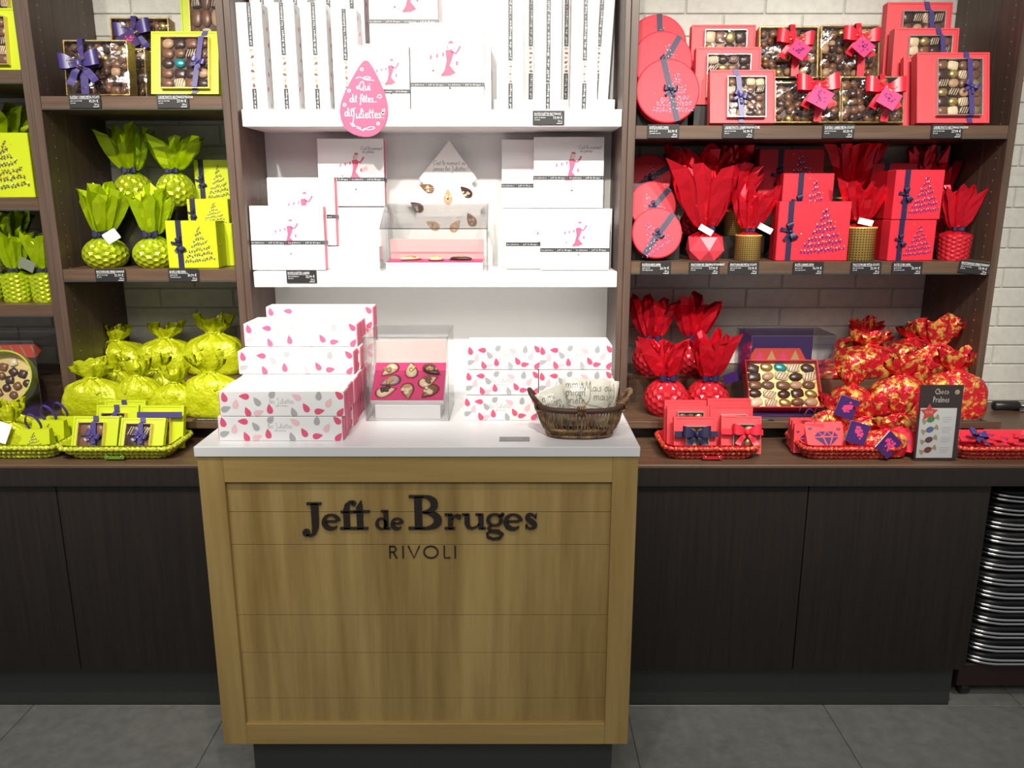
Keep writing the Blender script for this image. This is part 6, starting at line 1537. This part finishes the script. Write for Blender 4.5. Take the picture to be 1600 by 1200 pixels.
o = obj('ribbon_bow', BOW['violet'], None, (tx0 + .055, 2.10, zt + .062), (-.9, .3, .3), .06); tag(o, 'violet ribbon bow lying on the felt ornaments', 'bow')
# stack of felt ornaments behind the menu stand
for i in range(7):
    o = obj('felt_ornament', FM[i % 2], None, (X(1412 + 8 * (i % 2), 700, 2.13) + .0, 2.125 + .012 * i, zt + .035 + .002 * i), (1.1, rd.uniform(-.1, .1), rd.uniform(-.2, .2)))
    tag(o, 'red felt ornament standing between the red sacks and the menu stand', 'ornament', 'felt ornaments standing beside the menu')
# ---------------------------------------------------------------- price cards on the shelf edges
E = DS - .003
for lab, u, v, ln, pr in (
    ('price card on the lime upper shelf below the gold trays', 134, 169, ('PLATEAU CARRE METAL ECLATS', 'garni de chocolats', 'assortis'), '65,50 €'), ('price card on the lime upper shelf below the lime window box', 271, 169, ('CADRE PHOTO RECTANGLE PASSION', 'garni de chocolats', 'assortis'), '27,90 €'),
    ('price card on the lime middle shelf below the globe pots', 174, 440, ('PHOTOPHORE VERRE DIAMANT', 'garni de chocolats', 'assortis'), '21,90 €'), ('price card on the lime middle shelf below the gift boxes', 288, 440, ('BOITE CUBE SAPIN', 'garnie de 24', 'chocolats assortis'), '20,90 €'),
    ('price card on the white upper shelf', 857, 195, ('BOITE JULIETTES RECTANGLE', 'garnie de Juliettes', 'assorties'), '19,90 €'), ('price card on the white middle shelf', 472, 442, ('BOITE JULIETTES CARREE', 'garnie de Juliettes', 'assorties'), '22,90 €'),
    ('price card under the round boxes on the red upper shelf', 1036, 216, ('BOITE RONDE SAPIN', 'garnie de 24', 'chocolats assortis'), '36,90 €'), ('price card under the coral window boxes on the red upper shelf', 1153, 216, ('CADRE PHOTO CARRE PASSION CUBE', 'garni de chocolats', 'assortis'), '16,90 €'),
    ('price card under the red ribboned trays', 1309, 216, ('PLATEAU CARRE METAL ECLATS', 'garni de chocolats', 'assortis'), '65,50 €'), ('price card under the window boxes at the right end of the red upper shelf', 1478, 216, ('CADRE PHOTO RECTANGLE PASSION', 'garni de chocolats', 'assortis'), '27,90 €'),
    ('price card under the round boxes on the red middle shelf', 1024, 429, ('BOITE RONDE SAPIN', 'garnie de 24', 'chocolats assortis'), '26,90 €'), ('price card under the faceted bowl', 1100, 429, ('PHOTOPHORE CERAMIQUE DIAMANT', 'garni de chocolats', 'assortis'), '17,90 €'),
    ('price card under the left gold cylinder', 1161, 429, ('PHOTOPHORE METAL ECLATS', 'garni de chocolats', 'assortis'), '13,90 €'), ('price card under the large square red box', 1262, 429, ('BOITE CARREE SAPIN', 'garnie de 24', 'chocolats assortis'), '36,90 €'),
    ('price card under the middle gold cylinder', 1352, 429, ('PHOTOPHORE METAL ECLATS', 'garni de chocolats', 'assortis'), '22,90 €'), ('price card under the two stacked red boxes', 1416, 429, ('BOITE CUBE SAPIN', 'garnie de 24', 'chocolats assortis'), '20,90 €')):
    price_card(lab, u, v, E - (.004 if 360 < u < 960 else 0), ln, pr)
price_card('tilted price card at the right end of the red middle shelf', 1519, 428, E, ('PHOTOPHORE VERRE DIAMANT', 'garni de chocolats', 'assortis'), '13,90 €', rot=(0, .12, 0))
for u, lab, bse in ((1184, 'black price card lying flat on the riser before the clear case', D_R1), (1512, 'black price card lying flat at the right end of the riser', D_R1)):
    o = tag(obj('price_card', MB().box(-.045, .045, -.010, .010, 0, .0014).mesh('price_card', chalk), None, (X(u, 655, bse + .02), bse + .012, Z_R1)), lab, 'price card')
    m = MB(); put_text(m, 'BOITE PASSION 24,90 €', 0, -.003, 0, .007, 0, 'c', wscale=.6)
    obj('lettering', m.mesh('lettering', white_ink), o, (0, 0, .0016), (-PI / 2, 0, 0))
